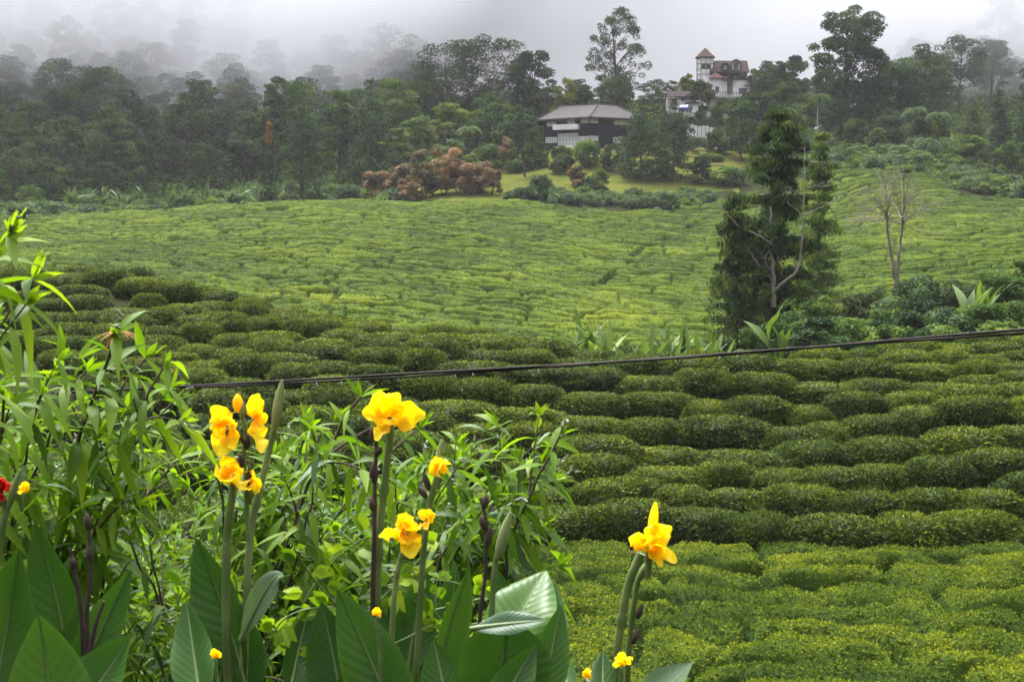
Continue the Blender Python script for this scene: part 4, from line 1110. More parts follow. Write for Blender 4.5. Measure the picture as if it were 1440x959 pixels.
# left pavilion with the red hipped roof
g = Geo(); px0, px1, py0, py1 = X(988), X(1009), -3.2, 0.95
prism(g, [(px0, py0), (px1, py0), (px1, py1), (px0, py1)], -3.2, Zz(112)); pv_ = link('pavilion', g.mesh('pavilion', M['white'], False), wh)
g = Geo(); e4 = [(X(992), py0 - .6, Zz(113)), (X(1014), py0 - .6, Zz(113)), (X(1014), py1, Zz(113)), (X(992), py1, Zz(113))]
a0 = (X(1001.5), -1.2, Zz(103.5))
for i in range(4): slab(g, [e4[i], e4[(i + 1) % 4], a0], 0.14)
link('pavilion_roof', g.mesh('pavilion_roof', M['redtile'], False), pv_)
fp_ = facade((px0, py0), (px1, py0))
for a, b, zz0, zz1 in ((0.6, 1.1, 132, 125), (1.9, 2.7, 133, 124.5)): window(pv_, fp_, a, b, Zz(zz0), Zz(zz1), 2, 2, frame='timber', bar=0.09)
# gabled porch
g = Geo(); qx0, qx1, qy0 = X(1009) + .004, X(1049), -2.4
prism(g, [(qx0, qy0), (qx1, qy0), (qx1, yb0 - .07), (qx0, yb0 - .07)], -3.2, Zz(117)); g.add([(qx0 + 1.5, qy0, Zz(117)), (qx1, qy0, Zz(117)), (X(1036), qy0, Zz(108))], [[0, 1, 2]])
pc = link('porch', g.mesh('porch', M['white'], False), wh)
g = Geo()
for (a, zA), (b, zB) in (((1020, 118), (1037, 106)), ((1037, 106), (1052, 119)), ((1015, 114), (1021, 107.5)), ((1021, 107.5), (1028, 113))):
    slab(g, [(X(a), qy0 - .7, Zz(zA)), (X(b), qy0 - .7, Zz(zB)), (X(b), yb0 - .1, Zz(zB)), (X(a), yb0 - .1, Zz(zA))], 0.30)
link('porch_roof', g.mesh('porch_roof', M['timber'], False), pc)
g = Geo(); box(g, (X(1021.5), qy0 - .16, (Zz(135) + Zz(116)) / 2), (1.1, .3, Zz(116) - Zz(135))); link('stone_pier', g.mesh('stone_pier', M['stone'], False), pc)
g = Geo(); prism(g, [(X(1030), qy0 - .05), (X(1044), qy0 - .05), (X(1044), qy0 - .004), (X(1030), qy0 - .004)], Zz(115.5), Zz(110)); link('gable_panel', g.mesh('gable_panel', M['stone'], False), pc)
fq = facade((qx0, qy0), (qx1, qy0))
window(pc, fq, X(1034) - qx0, X(1045) - qx0, Zz(134), Zz(126), 4, 1, frame='stone', bar=0.14)
# lean-to roof at the right
g = Geo(); slab(g, [(X(1039), -3.4, Zz(123)), (X(1050), -3.8, Zz(122)), (X(1066), -1.0, Zz(117)), (X(1062), 3, Zz(116)), (X(1046), 1.0, Zz(118))][:4], 0.18); lr = link('side_roof', g.mesh('side_roof', M['timber'], False), wh)
g = Geo()
for xx, yy in ((1052, -2.9), (1063, -0.8)): box(g, (X(xx), yy, (Zz(121) + Zz(138)) / 2), (.22, .22, Zz(121) - Zz(138)))
link('side_post', g.mesh('side_post', M['timber'], False), lr)
# terrace
g = Geo(); prism(g, [(X(984), -6.0), (X(1051), -6.0), (X(1051), -2.45), (X(984), -3.25)], Zz(141.5), Zz(139)); prism(g, [(X(990), -5.6), (X(1050), -5.6), (X(1050), -2.6), (X(990), -3.4)], -4.5, Zz(141.6)); link('terrace', g.mesh('terrace', M['concrete'], False), wh)
g = Geo()
for q in range(18):
    xx = X(986) + (X(1050) - X(986)) * q / 17; box(g, (xx, -5.85, Zz(139) + .35), (.10, .10, .7))
box(g, ((X(986) + X(1050)) / 2, -5.85, Zz(139) + .74), (X(1050) - X(986), .14, .09)); box(g, ((X(986) + X(1050)) / 2, -5.85, Zz(139) + .36), (X(1050) - X(986), .06, .06))
link('balustrade', g.mesh('balustrade', M['stone'], False), wh)

# the long low outbuilding, the gabled cottage and the white shed -------------
ax = at(957, 330, 292)[0]; az = zat(144, 292)
ob = thing('outbuilding', 'long low outbuilding under a brown roof left of the white house', 'building', (ax, 292, az)); s2 = 292 / F
g = Geo(); prism(g, [(-19 * s2, 0), (17 * s2, 0), (17 * s2, 4), (-19 * s2, 4)], -2.5, 8 * s2); link('wall', g.mesh('wall', M['white'], False), ob)
g = Geo(); slab(g, [(-21 * s2, -.6, 7.5 * s2), (20 * s2, -.6, 7.5 * s2), (20 * s2, 2, 16.5 * s2), (-19 * s2, 2, 16.5 * s2)], .15); slab(g, [(20 * s2, 4.6, 7.5 * s2), (-21 * s2, 4.6, 7.5 * s2), (-19 * s2, 2, 16.5 * s2), (20 * s2, 2, 16.5 * s2)], .15)
link('roof', g.mesh('roof', M['tile'], False), ob)
g = Geo(); slab(g, [(-22 * s2, -2.4, 3 * s2), (-8 * s2, -2.4, 3 * s2), (-9 * s2, -.02, 8 * s2), (-19 * s2, -.02, 8 * s2)], .12); link('awning', g.mesh('awning', M['redtile'], False), ob)
window(ob, facade((-19 * s2, 0), (17 * s2, 0)), 2.6, 3.6, .2, 1.0, 2, 2, frame='timber')
ax = at(957, 330, 318)[0]; az = zat(135, 318); s2 = 318 / F
ct = thing('cottage', 'small white gabled cottage half hidden behind the brown roofed outbuilding', 'house', (ax, 318, az))
g = Geo(); pr = [(-6 * s2, -6 * s2), (7 * s2, -6 * s2), (7 * s2, 10 * s2), (2 * s2, 25 * s2), (-6 * s2, 8 * s2)]
v = [(a, 0, b) for a, b in pr] + [(a, 5, b) for a, b in pr]
g.add(v, [[4, 3, 2, 1, 0]]); g.add(v, [[i, (i + 1) % 5, 5 + (i + 1) % 5, 5 + i] for i in range(5)]); link('wall', g.mesh('wall', M['white'], False), ct)
g = Geo(); slab(g, [(-8 * s2, -.4, 5.5 * s2), (2 * s2, -.4, 26.5 * s2), (2 * s2, 5.2, 26.5 * s2), (-8 * s2, 5.2, 5.5 * s2)], .18); slab(g, [(2 * s2, -.4, 26.5 * s2), (8.6 * s2, -.4, 8 * s2), (8.6 * s2, 5.2, 8 * s2), (2 * s2, 5.2, 26.5 * s2)], .18); link('roof', g.mesh('roof', M['timber'], False), ct)
ax = at(971, 330, 284)[0]; az = zat(158, 284); s2 = 284 / F
sh = thing('white_shed', 'low white walled shed with a flat roof below the round tower', 'shed', (ax, 284, az))
g = Geo(); prism(g, [(-7 * s2, 0), (9 * s2, 0), (9 * s2, 3), (-7 * s2, 3)], -1.5, 12 * s2); link('wall', g.mesh('wall', M['white'], False), sh)
g = Geo(); box(g, (1 * s2, 1.4, 12 * s2 + .12), (18 * s2, 3.8, .2)); link('roof', g.mesh('roof', M['tile'], False), sh)
window(sh, facade((-7 * s2, 0), (9 * s2, 0)), .4, 1.1, .3, 1.2, 1, 1, frame='timber', name='door')
g = Geo(); ax = at(1005, 330, 283)[0]
prism(g, [(ax - 6.5, 283), (ax + 2.6, 283), (ax + 2.6, 283.3), (ax - 6.5, 283.3)], zat(168, 283), zat(158, 283)); tag(link('terrace_wall', g.mesh('terrace_wall', M['concrete'], False)), 'pale garden retaining wall under the terrace of the white house', 'wall')
# white sheet fence with a green gate
fx0, fx1 = at(964, 330, 268)[0], at(1022, 330, 268)[0]
fn = thing('fence', 'white sheet metal fence with a green gate on the slope below the white house', 'fence', (fx0, 268, 0))
z0, z1 = zat(191, 268), zat(175.5, 268); Lf = fx1 - fx0
g = Geo()
for q in range(11):
    if q == 8: continue
    a = Lf * q / 11; zt = z1 - 0.05 * q + 0.12 * math.sin(q * 1.7)
    box(g, (a + Lf / 22, 0.04 * (q % 2), (z0 - 1 + zt - .035 * q) / 2), (Lf / 11 - .03, .05, zt - z0 + 1))
link('panel', g.mesh('panel', M['white'], False), fn)
g = Geo(); a = Lf * 8 / 11 + Lf / 22; box(g, (a, 0.0, (z0 - .6 + z1 - .5) / 2), (Lf / 11 - .06, .06, z1 - z0 + .1)); link('gate', g.mesh('gate', M['greenpaint'], False), fn)
g = Geo()
for q in range(12): box(g, (Lf * q / 11, -.07, (z0 - 1 + z1 - .04 * q) / 2), (.07, .07, z1 - z0 + 1.1))
link('post', g.mesh('post', M['timber'], False), fn)
# grass terraces below: stone edged steps
for q in range(7):
    g = Geo(); Yq = 222 + q * 6.5; xa, xb = at(962 + q * 2, 330, Yq)[0], at(1018, 330, Yq)[0]
    xs_ = np.linspace(xa, xb, 14); zz = ground(xs_, np.full(14, Yq))
    v = np.concatenate([np.stack([xs_, np.full(14, Yq + dy), zz + dz], 1) for dy, dz in ((-.15, -.4), (-.15, .20), (.15, .24), (.15, -.4))])
    g.add(v, [[k_ * 14 + i, k_ * 14 + i + 1, ((k_ + 1) % 4) * 14 + i + 1, ((k_ + 1) % 4) * 14 + i] for k_ in range(4) for i in range(13)])
    tag(link('terrace_edging', g.mesh('terrace_edging', M['stone'], False)), '%s stone edging up the grass terraces below the white fence' % ORD[q + 1], 'garden edging', 'stone edgings of the grass terraces')

# cars --------------------------------------------------------------------
M['carwhite'] = plain_mat('white_car_paint', (0.78, 0.79, 0.80), (0.72, 0.73, 0.74), 1, 0.25, spec=0.6)
M['carblue'] = plain_mat('blue_car_paint', (0.05, 0.09, 0.22), (0.05, 0.09, 0.2), 1, 0.25, spec=0.6)
M['rubber'] = plain_mat('tyre_rubber', (0.02, 0.02, 0.02), (0.03, 0.03, 0.03), 3, 0.9)
M['lampglass'] = plain_mat('lamp_glass', (0.6, 0.6, 0.58), (0.5, 0.5, 0.5), 3, 0.2)
def make_car(paint, label):
    r = thing('parked_car', label, 'car')
    side = [(-2.05, .35), (-2.1, .75), (-1.95, .98), (-1.55, 1.02), (-.95, 1.46), (.55, 1.48), (1.15, 1.0), (1.9, .86), (2.1, .66), (2.08, .35)]
    g = Geo(); n = len(side); hw = [0.80 if z > 1.2 else .88 for x, z in side]
    v = [(x, -h, z) for (x, z), h in zip(side, hw)] + [(x, h, z) for (x, z), h in zip(side, hw)]
    g.add(v, [list(range(n))]); g.add(v, [list(range(2 * n - 1, n - 1, -1))]); g.add(v, [[i, n + i, n + (i + 1) % n, (i + 1) % n] for i in range(n)])
    link('body', g.mesh('body', M[paint], False), r)
    for sy in (-1, 1):
        g = Geo(); yy = sy * .865
        P = [(-1.42, 1.04), (-.92, 1.38), (.5, 1.40), (.98, 1.04)]
        v = [(x, sy * (.885 - (z - 1.0) * .17), z) for x, z in P] + [(x, sy * (.84 - (z - 1.0) * .17), z) for x, z in P]
        g.add(v, [[0, 1, 2, 3], [7, 6, 5, 4], [0, 4, 5, 1], [1, 5, 6, 2], [2, 6, 7, 3], [3, 7, 4, 0]]); link('side_window', g.mesh('side_window', M['glass'], False), r)
        for xx in (-1.3, 1.3):
            g = Geo(); a = np.linspace(0, 2 * np.pi, 17)[:-1]
            tube(g, [(xx, sy * .70, .32), (xx, sy * .90, .32)], .32, 16); w_ = link('wheel', g.mesh('wheel', M['rubber'], False), r)
            g = Geo(); tube(g, [(xx, sy * .88, .32), (xx, sy * .915, .32)], .19, 12); link('rim', g.mesh('rim', M['lampglass'], False), w_)
        g = Geo(); box(g, (2.05, sy * .62, .70), (.12, .34, .14)); link('headlight', g.mesh('headlight', M['lampglass'], False), r)
    g = Geo(); slab(g, [(1.12, -.72, 1.05), (.60, -.68, 1.46), (.60, .68, 1.46), (1.12, .72, 1.05)], -.03); link('windscreen', g.mesh('windscreen', M['glass'], False), r)
    return r
c0 = make_car('carwhite', 'white parked car on the road above the end of the tea field')
x = at(1384, 330, 213)[0]; c0.location = (x, 213, gz(x, 213) + .02); c0.rotation_euler[2] = 0.1; c0['group'] = 'parked white cars'
x = at(1440, 330, 214)[0]; copy_thing(c0, (x, 214, gz(x, 214) + .02), 0.05, (1, 1, 1), 'white car cut off by the picture edge on the hillside road', 'parked white cars')
x = at(1160, 330, 274)[0]; copy_thing(c0, (x, 274, gz(x, 274) + .02), 0.3, (1, 1, 1), 'white car half hidden under the trees left of the huge eucalyptus', 'parked white cars')
c1 = make_car('carblue', 'blue parked car beside the low white shed'); x = at(962, 330, 280)[0]; c1.location = (x, 280, zat(159, 280)); c1.rotation_euler[2] = 1.25
g = Geo(); pp = at(1147, 330, 246); zg = gz(pp[0], 246)
up_ = thing('utility_pole', 'slim pale utility pole left of the huge eucalyptus', 'pole', (pp[0], 246, zg))
tube(g, [(0, 0, -.3), (0, 0, zat(150, 246) - zg)], [.14, .09], 8); link('pole', g.mesh('pole', M['bark_pale']), up_)
g = Geo(); box(g, (0, 0, zat(150, 246) - zg - .5), (1.6, .1, .12)); link('crossarm', g.mesh('crossarm', M['timber'], False), up_)
# ------------------------------------------------------------------ middle distance: the thicket beyond the near bank
def weeping_tree(px, py_top, Y, wpx, label, n, tint, seed, lean=0.0, mat='weep', base_py=470):
    rng = np.random.default_rng(seed)
    x = at(px, 330, Y)[0]; z = min(gz(x, Y), zat(base_py, Y)); H = zat(py_top, Y) - z; R = wpx / F * Y / 2
    tr, cr = Geo(), Geo()
    main = limb(tr, rng, [0, 0, -.4], [lean, 0, H * .97], .22, .03, 0, 10, .012, 8)
    cen = []
    zz = H * .07
    while zz < H * .97:
        u = zz / H
        pr = R * (1.05 * (1 - u) ** .55 + .05 * math.sin(u * 17 + seed) * (1 - u * .6) + .06)
        a0 = rng.uniform(0, 6.28)
        for b in range(int(rng.integers(5, 8))):
            if rng.random() < .14: continue
            a = a0 + b * 1.0 + rng.normal(0, .3); L = pr * rng.uniform(.35, 1.2)
            s_ = main[int(np.argmin(np.abs(main[:, 2] - zz)))] * [1, 1, 0] + [0, 0, zz]
            e = s_ + np.array([L * math.cos(a), L * math.sin(a), rng.uniform(-.05, .30) * L])
            p = limb(tr, rng, s_, e, .05, .012, .10, 4, .05, 5)
            for f_ in np.linspace(.3, 1, 4): cen.append((s_ + (e - s_) * f_ + [0, 0, .1 * L * math.sin(f_ * math.pi)], rng.uniform(.5, 1.05) * (.44 + .2 * R / 2) * (1.08 - .5 * u)))
        cen.append((main[int(np.argmin(np.abs(main[:, 2] - zz)))] * [1, 1, 0] + [0, 0, zz], (.55 + .45 * (1 - u)) * (.44 + .2 * R / 2)))
        zz += H * rng.uniform(.036, .054)
    m = n // len(cen)
    for c, r in cen:
        tt = tint + rng.normal(0, .2) + .12 * (np.hypot(c[0], c[1]) / R - .5)
        P = c + rng.normal(0, .36, (m, 3)) * r * [1, 1, .85] - [0, 0, .28 * r]
        A = unit(rdir(rng, m) * .7 + (P - c) * .6 + [0, 0, -1.0])
        cards(cr, P, A, rdir(rng, m), rng.uniform(.14, .34, m) * (Y / 85), rng.uniform(.06, .11, m) * (Y / 85), np.clip(tt + rng.normal(0, .13, m), 0, 1))
    r = thing('weeping_tree', label, 'tree', (x, Y, z))
    link('trunk', tr.mesh('trunk', M['bark']), r); link('crown', cr.mesh('crown', M[mat]), r)
weeping_tree(1084, 132, 86, 150, 'large dark weeping evergreen tree standing at the edge of the thicket', 64000, .46, 5, .5)
weeping_tree(1040, 262, 84, 84, 'lower weeping evergreen leaning out left of the large weeping tree', 15000, .50, 6, -.3)
weeping_tree(1152, 176, 106, 84, 'dusky weeping tree standing behind the large weeping evergreen', 17000, .52, 9, 0, 'green', 440)
def bare_tree(name, label, px, Y, limbs, r0, base_py, twigs=0, seed=3, twig_len=1.0, mat='bark_pale'):
    """a leafless tree: limbs are lists of (px, py, depth offset) with a start radius"""
    rng = np.random.default_rng(seed)
    b = at(px, base_py, Y); root = thing(name, label, 'tree', (b[0], b[1], b[2] - .2))
    tr, lb = Geo(), Geo(); off = np.array([b[0], b[1], b[2] - .2])
    for i, (pts, ra, rb) in enumerate(limbs):
        w_ = np.array([at(p[0], p[1], Y + p[2]) - off for p in pts])
        t = np.linspace(0, 1, len(w_)); tt = np.linspace(0, 1, len(w_) * 4)
        c = np.stack([pchip(t, w_[:, k_], tt) for k_ in range(3)], 1) + np.concatenate([[[0, 0, 0]], rng.normal(0, .03, (len(tt) - 1, 3))])
        tube(tr if i == 0 else lb, c, np.linspace(ra, rb, len(tt)), 7)
        if twigs:
            for q in range(twigs):
                j = int(len(tt) * rng.uniform(.45, 1)) - 1; d = unit(rdir(rng, 1)[0] * .8 + unit(c[j] - c[max(0, j - 2)]) * .8 + [0, 0, .35])
                L = twig_len * rng.uniform(.3, 1)
                e = c[j] + d * L; mid = (c[j] + e) / 2 + rng.normal(0, .06 * L, 3)
                tube(lb, [c[j], mid, e], [max(.012, rb * .7), .010, .006], 4)
                for w2 in range(3):
                    d2 = unit(d + rdir(rng, 1)[0] * .8); s_ = mid + (e - mid) * rng.random(); tube(lb, [s_, s_ + d2 * L * .3, s_ + d2 * L * .55 + [0, 0, .04]], [.008, .006, .004], 4)
    link('trunk', tr.mesh('trunk', M[mat]), root); link('branch', lb.mesh('branch', M[mat]), root)
bare_tree('dead_tree', 'pale leafless tree in front of the large weeping evergreen', 1087, 84.4, [
    ([(1088, 432, 0), (1087, 400, 0), (1086, 365, -.2), (1084, 320, -.2), (1083, 290, -.3)], .16, .05),
    ([(1090, 408, 0), (1105, 394, -.4), (1122, 378, -.6), (1127, 345, -.7), (1130, 300, -.8), (1132, 240, -.8), (1131, 208, -.8)], .11, .025),
    ([(1086, 396, 0), (1066, 372, -.4), (1053, 352, -.6)], .08, .03), ([(1086, 345, -.2), (1060, 328, -.8), (1036, 316, -1), (1020, 298, -1.1), (1004, 284, -1.2)], .06, .018),
    ([(1086, 380, -.2), (1078, 372, -.5), (1076, 362, -.6), (1084, 352, -.7)], .05, .02), ([(1129, 308, -.8), (1120, 294, -1), (1108, 286, -1)], .04, .012),
    ([(1131, 303, -.8), (1150, 294, -1), (1170, 284, -1.1), (1184, 277, -1.2)], .04, .012), ([(1131, 265, -.8), (1146, 262, -1), (1164, 264, -1)], .03, .01), ([(1131, 245, -.8), (1140, 228, -1), (1146, 226, -1)], .02, .008), ([(1130, 285, -.8), (1118, 274, -1), (1112, 262, -1)], .02, .008)], .16, 432, 2, 4, .8)
lim = [([(1261, 416, 0), (1259, 390, 0), (1254, 360, .1), (1249, 325, .2), (1247, 300, .2)], .14, .06), ([(1262, 404, 0), (1263, 370, -.1), (1267, 340, -.1), (1269, 312, -.2)], .11, .06)]
rr = random.Random(8)
for q in range(34):
    a = rr.uniform(-1, 1); src = (1247, 305, .2) if q % 2 else (1269, 315, -.2)
    ex = 1262 + a * 78 + rr.uniform(-8, 8); ey = 232 + 62 * abs(a) ** 1.6 + rr.uniform(0, 46)
    dz = rr.uniform(-2.5, 2.5)
    lim.append(([src, (src[0] + (ex - src[0]) * .25, src[1] + (ey - src[1]) * .42, dz * .4), (src[0] + (ex - src[0]) * .62, src[1] + (ey - src[1]) * .78, dz * .8), (ex, ey, dz)], .030, .009))
M['bark_tan'] = plain_mat('bark_tan', (0.25, 0.22, 0.155), (0.16, 0.14, 0.10), 2.2, 0.85, 0.4, 9, (1, 1, 0.5))
bare_tree('bare_tree', 'leafless tan tree with two thin trunks and a wide twiggy crown', 1261, 84, lim, .14, 418, 5, 5, 1.1, 'bark_tan')

# thicket bushes ------------------------------------------------------------
th = [(1118, 432, 78, 74, 'green', .45, 'bush'), (1090, 448, 76, 60, 'green', .35, 'bush'), (1160, 410, 80, 90, 'green', .55, 'broad'), (1205, 405, 81, 80, 'olive', .30, 'broad'), (1235, 428, 76, 80, 'green', .42, 'bush'), (1190, 440, 75, 84, 'green', .62, 'bush'),
      (1295, 378, 80, 110, 'blue', .30, 'broad'), (1345, 385, 80, 100, 'olive', .35, 'broad'), (1290, 432, 75, 90, 'green', .36, 'broad'), (1335, 425, 76, 90, 'blue', .42, 'bush'), (1395, 372, 79, 90, 'green', .62, 'bush'), (1432, 378, 78, 80, 'green', .45, 'broad'), (1385, 420, 75, 90, 'green', .7, 'bush'), (1440, 412, 76, 80, 'green', .55, 'bush'),
      (1060, 455, 74, 50, 'green', .45, 'broad'), (1140, 395, 88, 60, 'olive', .4, 'broad'), (1428, 352, 90, 60, 'green', .6, 'broad'), (1230, 392, 90, 60, 'blue', .4, 'bush'), (1020, 470, 75, 36, 'green', .55, 'bush'), (1270, 398, 88, 60, 'dark', .8, 'broad'), (1315, 400, 84, 70, 'dark', .7, 'bush'), (1360, 395, 86, 70, 'green', .4, 'bush'), (1150, 440, 72, 70, 'dark', .75, 'broad'), (1250, 452, 71, 70, 'green', .5, 'bush'), (1330, 450, 70, 80, 'green', .45, 'bush'), (1420, 446, 69, 90, 'green', .55, 'broad')]
WH = ['right behind the foot of the pale dead tree', 'left of the foot of the pale dead tree', 'between the two bare trees', 'just left of the twin trunked bare tree', 'in front of the twin trunked bare tree', 'low in front between the two bare trees', 'right of the twin trunked bare tree, grey green and tall', 'second right of the twin trunked bare tree, olive', 'low and dark right under the twin trunked bare tree', 'low and bluish right of the twin trunked bare tree',
      'tall and light green near the end of the thicket', 'tall and mid green at the very end of the thicket', 'low and bright near the end of the thicket', 'low at the very end of the thicket', 'low beside the banana plants under the weeping tree', 'olive and twiggy behind the pale dead tree', 'light green rising at the back of the thicket end', 'bluish at the back, left of the twin trunks', 'smallest, at the banana clump', 'dark at the back, right of the twin trunks', 'dark inside the thicket, right of the twin trunks', 'mid green inside the thicket near its end', 'dark and low in front between the bare trees', 'small in front of the twin trunked bare tree', 'wide and low in front near the thicket end', 'widest and lowest at the thicket end']
for (px_, top, Yq, wd, mt, tn, kd), wl in zip(th, WH):
    PT(px_, top, Yq, wd * 1.25, kd, 'thicket bush ' + wl, mt, 'bush', 'thicket_bush', 'bushes of the thicket beyond the tea bank', n=9000 if wd > 60 else 5000, leaf=.19, tint=tn, base_py=top + 75)

# bananas -------------------------------------------------------------------
def make_banana(seed, h, nl, leaf_len, wdt, spread=1.0):
    rng = np.random.default_rng(seed); st, lv = Geo(), Geo()
    limb(st, rng, [0, 0, -.2], [rng.normal(0, .1), rng.normal(0, .1), h * .5], .14 * h / 2.5, .07 * h / 2.5, 0, 4, .02, 8)
    for q in range(nl):
        a = rng.uniform(0, 6.28); el = rng.uniform(.55, 1.45)
        A = np.array([[math.cos(a) * math.cos(el) * spread, math.sin(a) * math.cos(el) * spread, math.sin(el)]])
        N = np.array([[-math.cos(a) * math.sin(el), -math.sin(a) * math.sin(el), math.cos(el)]]) + rng.normal(0, .35, (1, 3))
        L = leaf_len * rng.uniform(.7, 1.15)
        blades(lv, np.array([[0, 0, h * rng.uniform(.32, .5)]]), A, unit(N), L, wdt * rng.uniform(.8, 1.2), np.clip(rng.normal(.5, .2), 0, 1), 9, rng.uniform(.1, .9) * (1.4 - el * .6), 0, .25, .45)
    return st.mesh('stem', M['fern']), lv.mesh('leaves', M['banana'])
bn = [make_banana(s, 2.3, 7, 1.6, .23, .75) for s in range(5)]
bf = {}
def banana(px_, py_top, Yq, label, group, rng, base=None, kinds=range(5)):
    x = at(px_, 330, Yq)[0]; z = gz(x, Yq) if base is None else min(gz(x, Yq), zat(base, Yq)); sc = max(.3, (zat(py_top, Yq) - z) / 2.25); q = int(rng.choice(list(kinds)))
    rz = rng.uniform(0, 6.28)
    if q not in bf:
        r = thing('banana_plant', label, 'banana plant', (x, Yq, z), group, rz); r.scale = (sc,) * 3
        link('stem', bn[q][0], r); link('leaf', bn[q][1], r); bf[q] = r
    else: copy_thing(bf[q], (x, Yq, z), rz, (sc,) * 3, label, group)
rng = np.random.default_rng(12)
for px_, top, Yq, lb in [(800, 462, 67, 'small pale plant at the left end'), (822, 450, 68, 'tallest with an upright leaf'), (838, 454, 67.5, 'second from the tallest'), (858, 460, 66.5, 'at the crest of the tea bank'), (782, 466, 68, 'lowest at the far left end'), (884, 478, 65, 'leaning over the bank crest'), (915, 474, 66, 'dense one in the hollow'), (938, 462, 68, 'broad leaved one in the hollow'), (962, 458, 68, 'tallest of the hollow'), (985, 464, 67, 'pale leaved one by the weeping tree'), (1004, 470, 67, 'last one before the weeping tree'), (948, 480, 63.5, 'low one in front in the hollow'), (976, 482, 63, 'low pale one nearest the cable'), (900, 486, 63, 'small one below the bank crest'), (1018, 474, 64, 'one at the foot of the weeping tree')]:
    banana(px_, top, Yq, 'banana plant behind the tea bank, ' + lb, 'banana plants behind the tea bank', rng)
bn = [make_banana(40 + s, 2.4, 4, 1.35, .26, .35) for s in range(4)]; bf = {}
for px_, top, Yq, bs, lb in [(1084, 418, 72, 482, 'upright banana plant with broad leaves under the dead tree'), (1100, 446, 71, 484, 'low banana plant under the dead tree'), (1366, 384, 76, 450, 'banana plant rising from the middle of the thicket'), (1388, 374, 77, 450, 'banana plant rising near the end of the thicket'), (1357, 456, 66, 482, 'small upright banana shoot just above the cable')]:
    banana(px_, top, Yq, lb, 'banana plants in the thicket', rng, bs, range(4))
bn = [make_banana(20 + s, 2.6, 9, 1.6, .26, .9) for s in range(5)]; bf = {}
for a_, b_ in bn: b_.materials[0] = M['banana_far']
for q in range(64):
    px_ = rng.uniform(100, 450); Yq = rng.uniform(210, 232)
    x = at(px_, 330, Yq)[0]
    banana(px_, pix([x, Yq, gz(x, Yq) + rng.uniform(2.2, 4.6)])[0][1], Yq, 'grey green banana plant in the row beyond the tea crest', 'banana plants beyond the tea crest', rng)

# tree ferns -----------------------------------------------------------------
def make_fern(seed, h, L):
    rng = np.random.default_rng(seed); st, lv = Geo(), Geo()
    limb(st, rng, [0, 0, -.2], [rng.normal(0, .1), 0, h], .16, .10, 0, 4, .01, 7)
    for q in range(15):
        a = q * 2.399; el = rng.uniform(.1, .8); t = np.linspace(.1, 1, 22)
        d = np.array([math.cos(a), math.sin(a)]); Lq = L * rng.uniform(.8, 1.1)
        cx = Lq * t * math.cos(el); cz = h + Lq * (t * math.sin(el) - .75 * t ** 2)
        P = np.stack([d[0] * cx, d[1] * cx, cz], 1)
        for sgn in (-1, 1):
            A = np.stack([-d[1] * sgn + d[0] * .4 + 0 * t, d[0] * sgn + d[1] * .4 + 0 * t, -.25 + 0 * t], 1)
            cards(lv, P, A, np.tile([0, 0, 1.0], (len(t), 1)) + rng.normal(0, .2, (len(t), 3)), .55 * np.sin(t * 2.9) * L / 2.6 + .05, .20, np.clip(rng.normal(.5, .15, len(t)), 0, 1))
    return st.mesh('trunk', M['bark']), lv.mesh('crown', M['fern'])
for i, (px_, top, Yq, hh, lb) in enumerate([(1316, 158, 240, 3.2, 'tree fern with drooping fronds right of the massive rounded tree'), (1282, 150, 243, 3.0, 'tree fern under the edge of the massive rounded tree'), (1150, 132, 247, 2.6, 'tree fern crowning the slope beside the utility pole'), (660, 178, 238, 2.4, 'pale tree fern above the russet shrubs'), (1300, 196, 232, 2.6, 'tree fern on the scrub slope'), (1264, 206, 228, 2.2, 'low tree fern on the scrub slope near the bare twigs')]):
    x = at(px_, 330, Yq)[0]; z = gz(x, Yq); H = max(2.5, zat(top, Yq) - z)
    a_, b_ = make_fern(50 + i, H * .95, 2.6)
    r = thing('tree_fern', lb, 'tree fern', (x, Yq, z)); link('trunk', a_, r); link('crown', b_, r)
# the orange dead frond
M['orange'] = leaf_mat('dead_orange_frond', [(0, (.14, .07, .02)), (1, (.34, .17, .04))], .7, .3, 2, .2, .1)
g = Geo(); c = at(378, 170, 212); rng = np.random.default_rng(2)
P = c + np.stack([rng.normal(0, .16, 500), rng.normal(0, .16, 500), -rng.random(500) * 3.3], 1)
cards(g, P, unit(rdir(rng, 500) * .4 + [0, 0, -1]), rdir(rng, 500), .5, .12, rng.random(500))
tag(link('dead_frond', g.mesh('dead_frond', M['orange'])), 'orange dried frond hanging in the slim dark conifer', 'frond')
# ------------------------------------------------------------------ foreground: lance leaved shrubs, canna lilies, cable
M['lance'] = leaf_mat('lance_leaf', [(0.0, (0.024, 0.055, 0.008)), (0.4, (0.066, 0.135, 0.009)), (0.75, (0.14, 0.235, 0.011)), (1.0, (0.25, 0.34, 0.02))], 0.48, 0.42, 9.0, 0.25, 0.14)
M['lance_pale'] = leaf_mat('lance_leaf_underside', [(0.0, (0.07, 0.13, 0.06)), (0.6, (0.14, 0.21, 0.11)), (1.0, (0.22, 0.29, 0.17))], 0.6, 0.25, 9.0, 0.2, 0.3)
M['branch'] = plain_mat('branch_bark', (0.055, 0.042, 0.028), (0.10, 0.075, 0.045), 14, 0.8)
M['reed_leaf'] = leaf_mat('reddish_leaf', [(0.0, (0.22, 0.09, 0.02)), (1.0, (0.42, 0.20, 0.03))], 0.5, 0.35, 9, 0.2, 0.2)
M['bud'] = leaf_mat('grey_flower_bud', [(0.0, (0.16, 0.20, 0.12)), (1.0, (0.36, 0.40, 0.28))], 0.8, 0.1, 20, 0.2, 0.1)

def bez(a, b, c, n):
    t = np.linspace(0, 1, n)[:, None]
    return a * (1 - t) ** 2 + 2 * b * t * (1 - t) + c * t * t

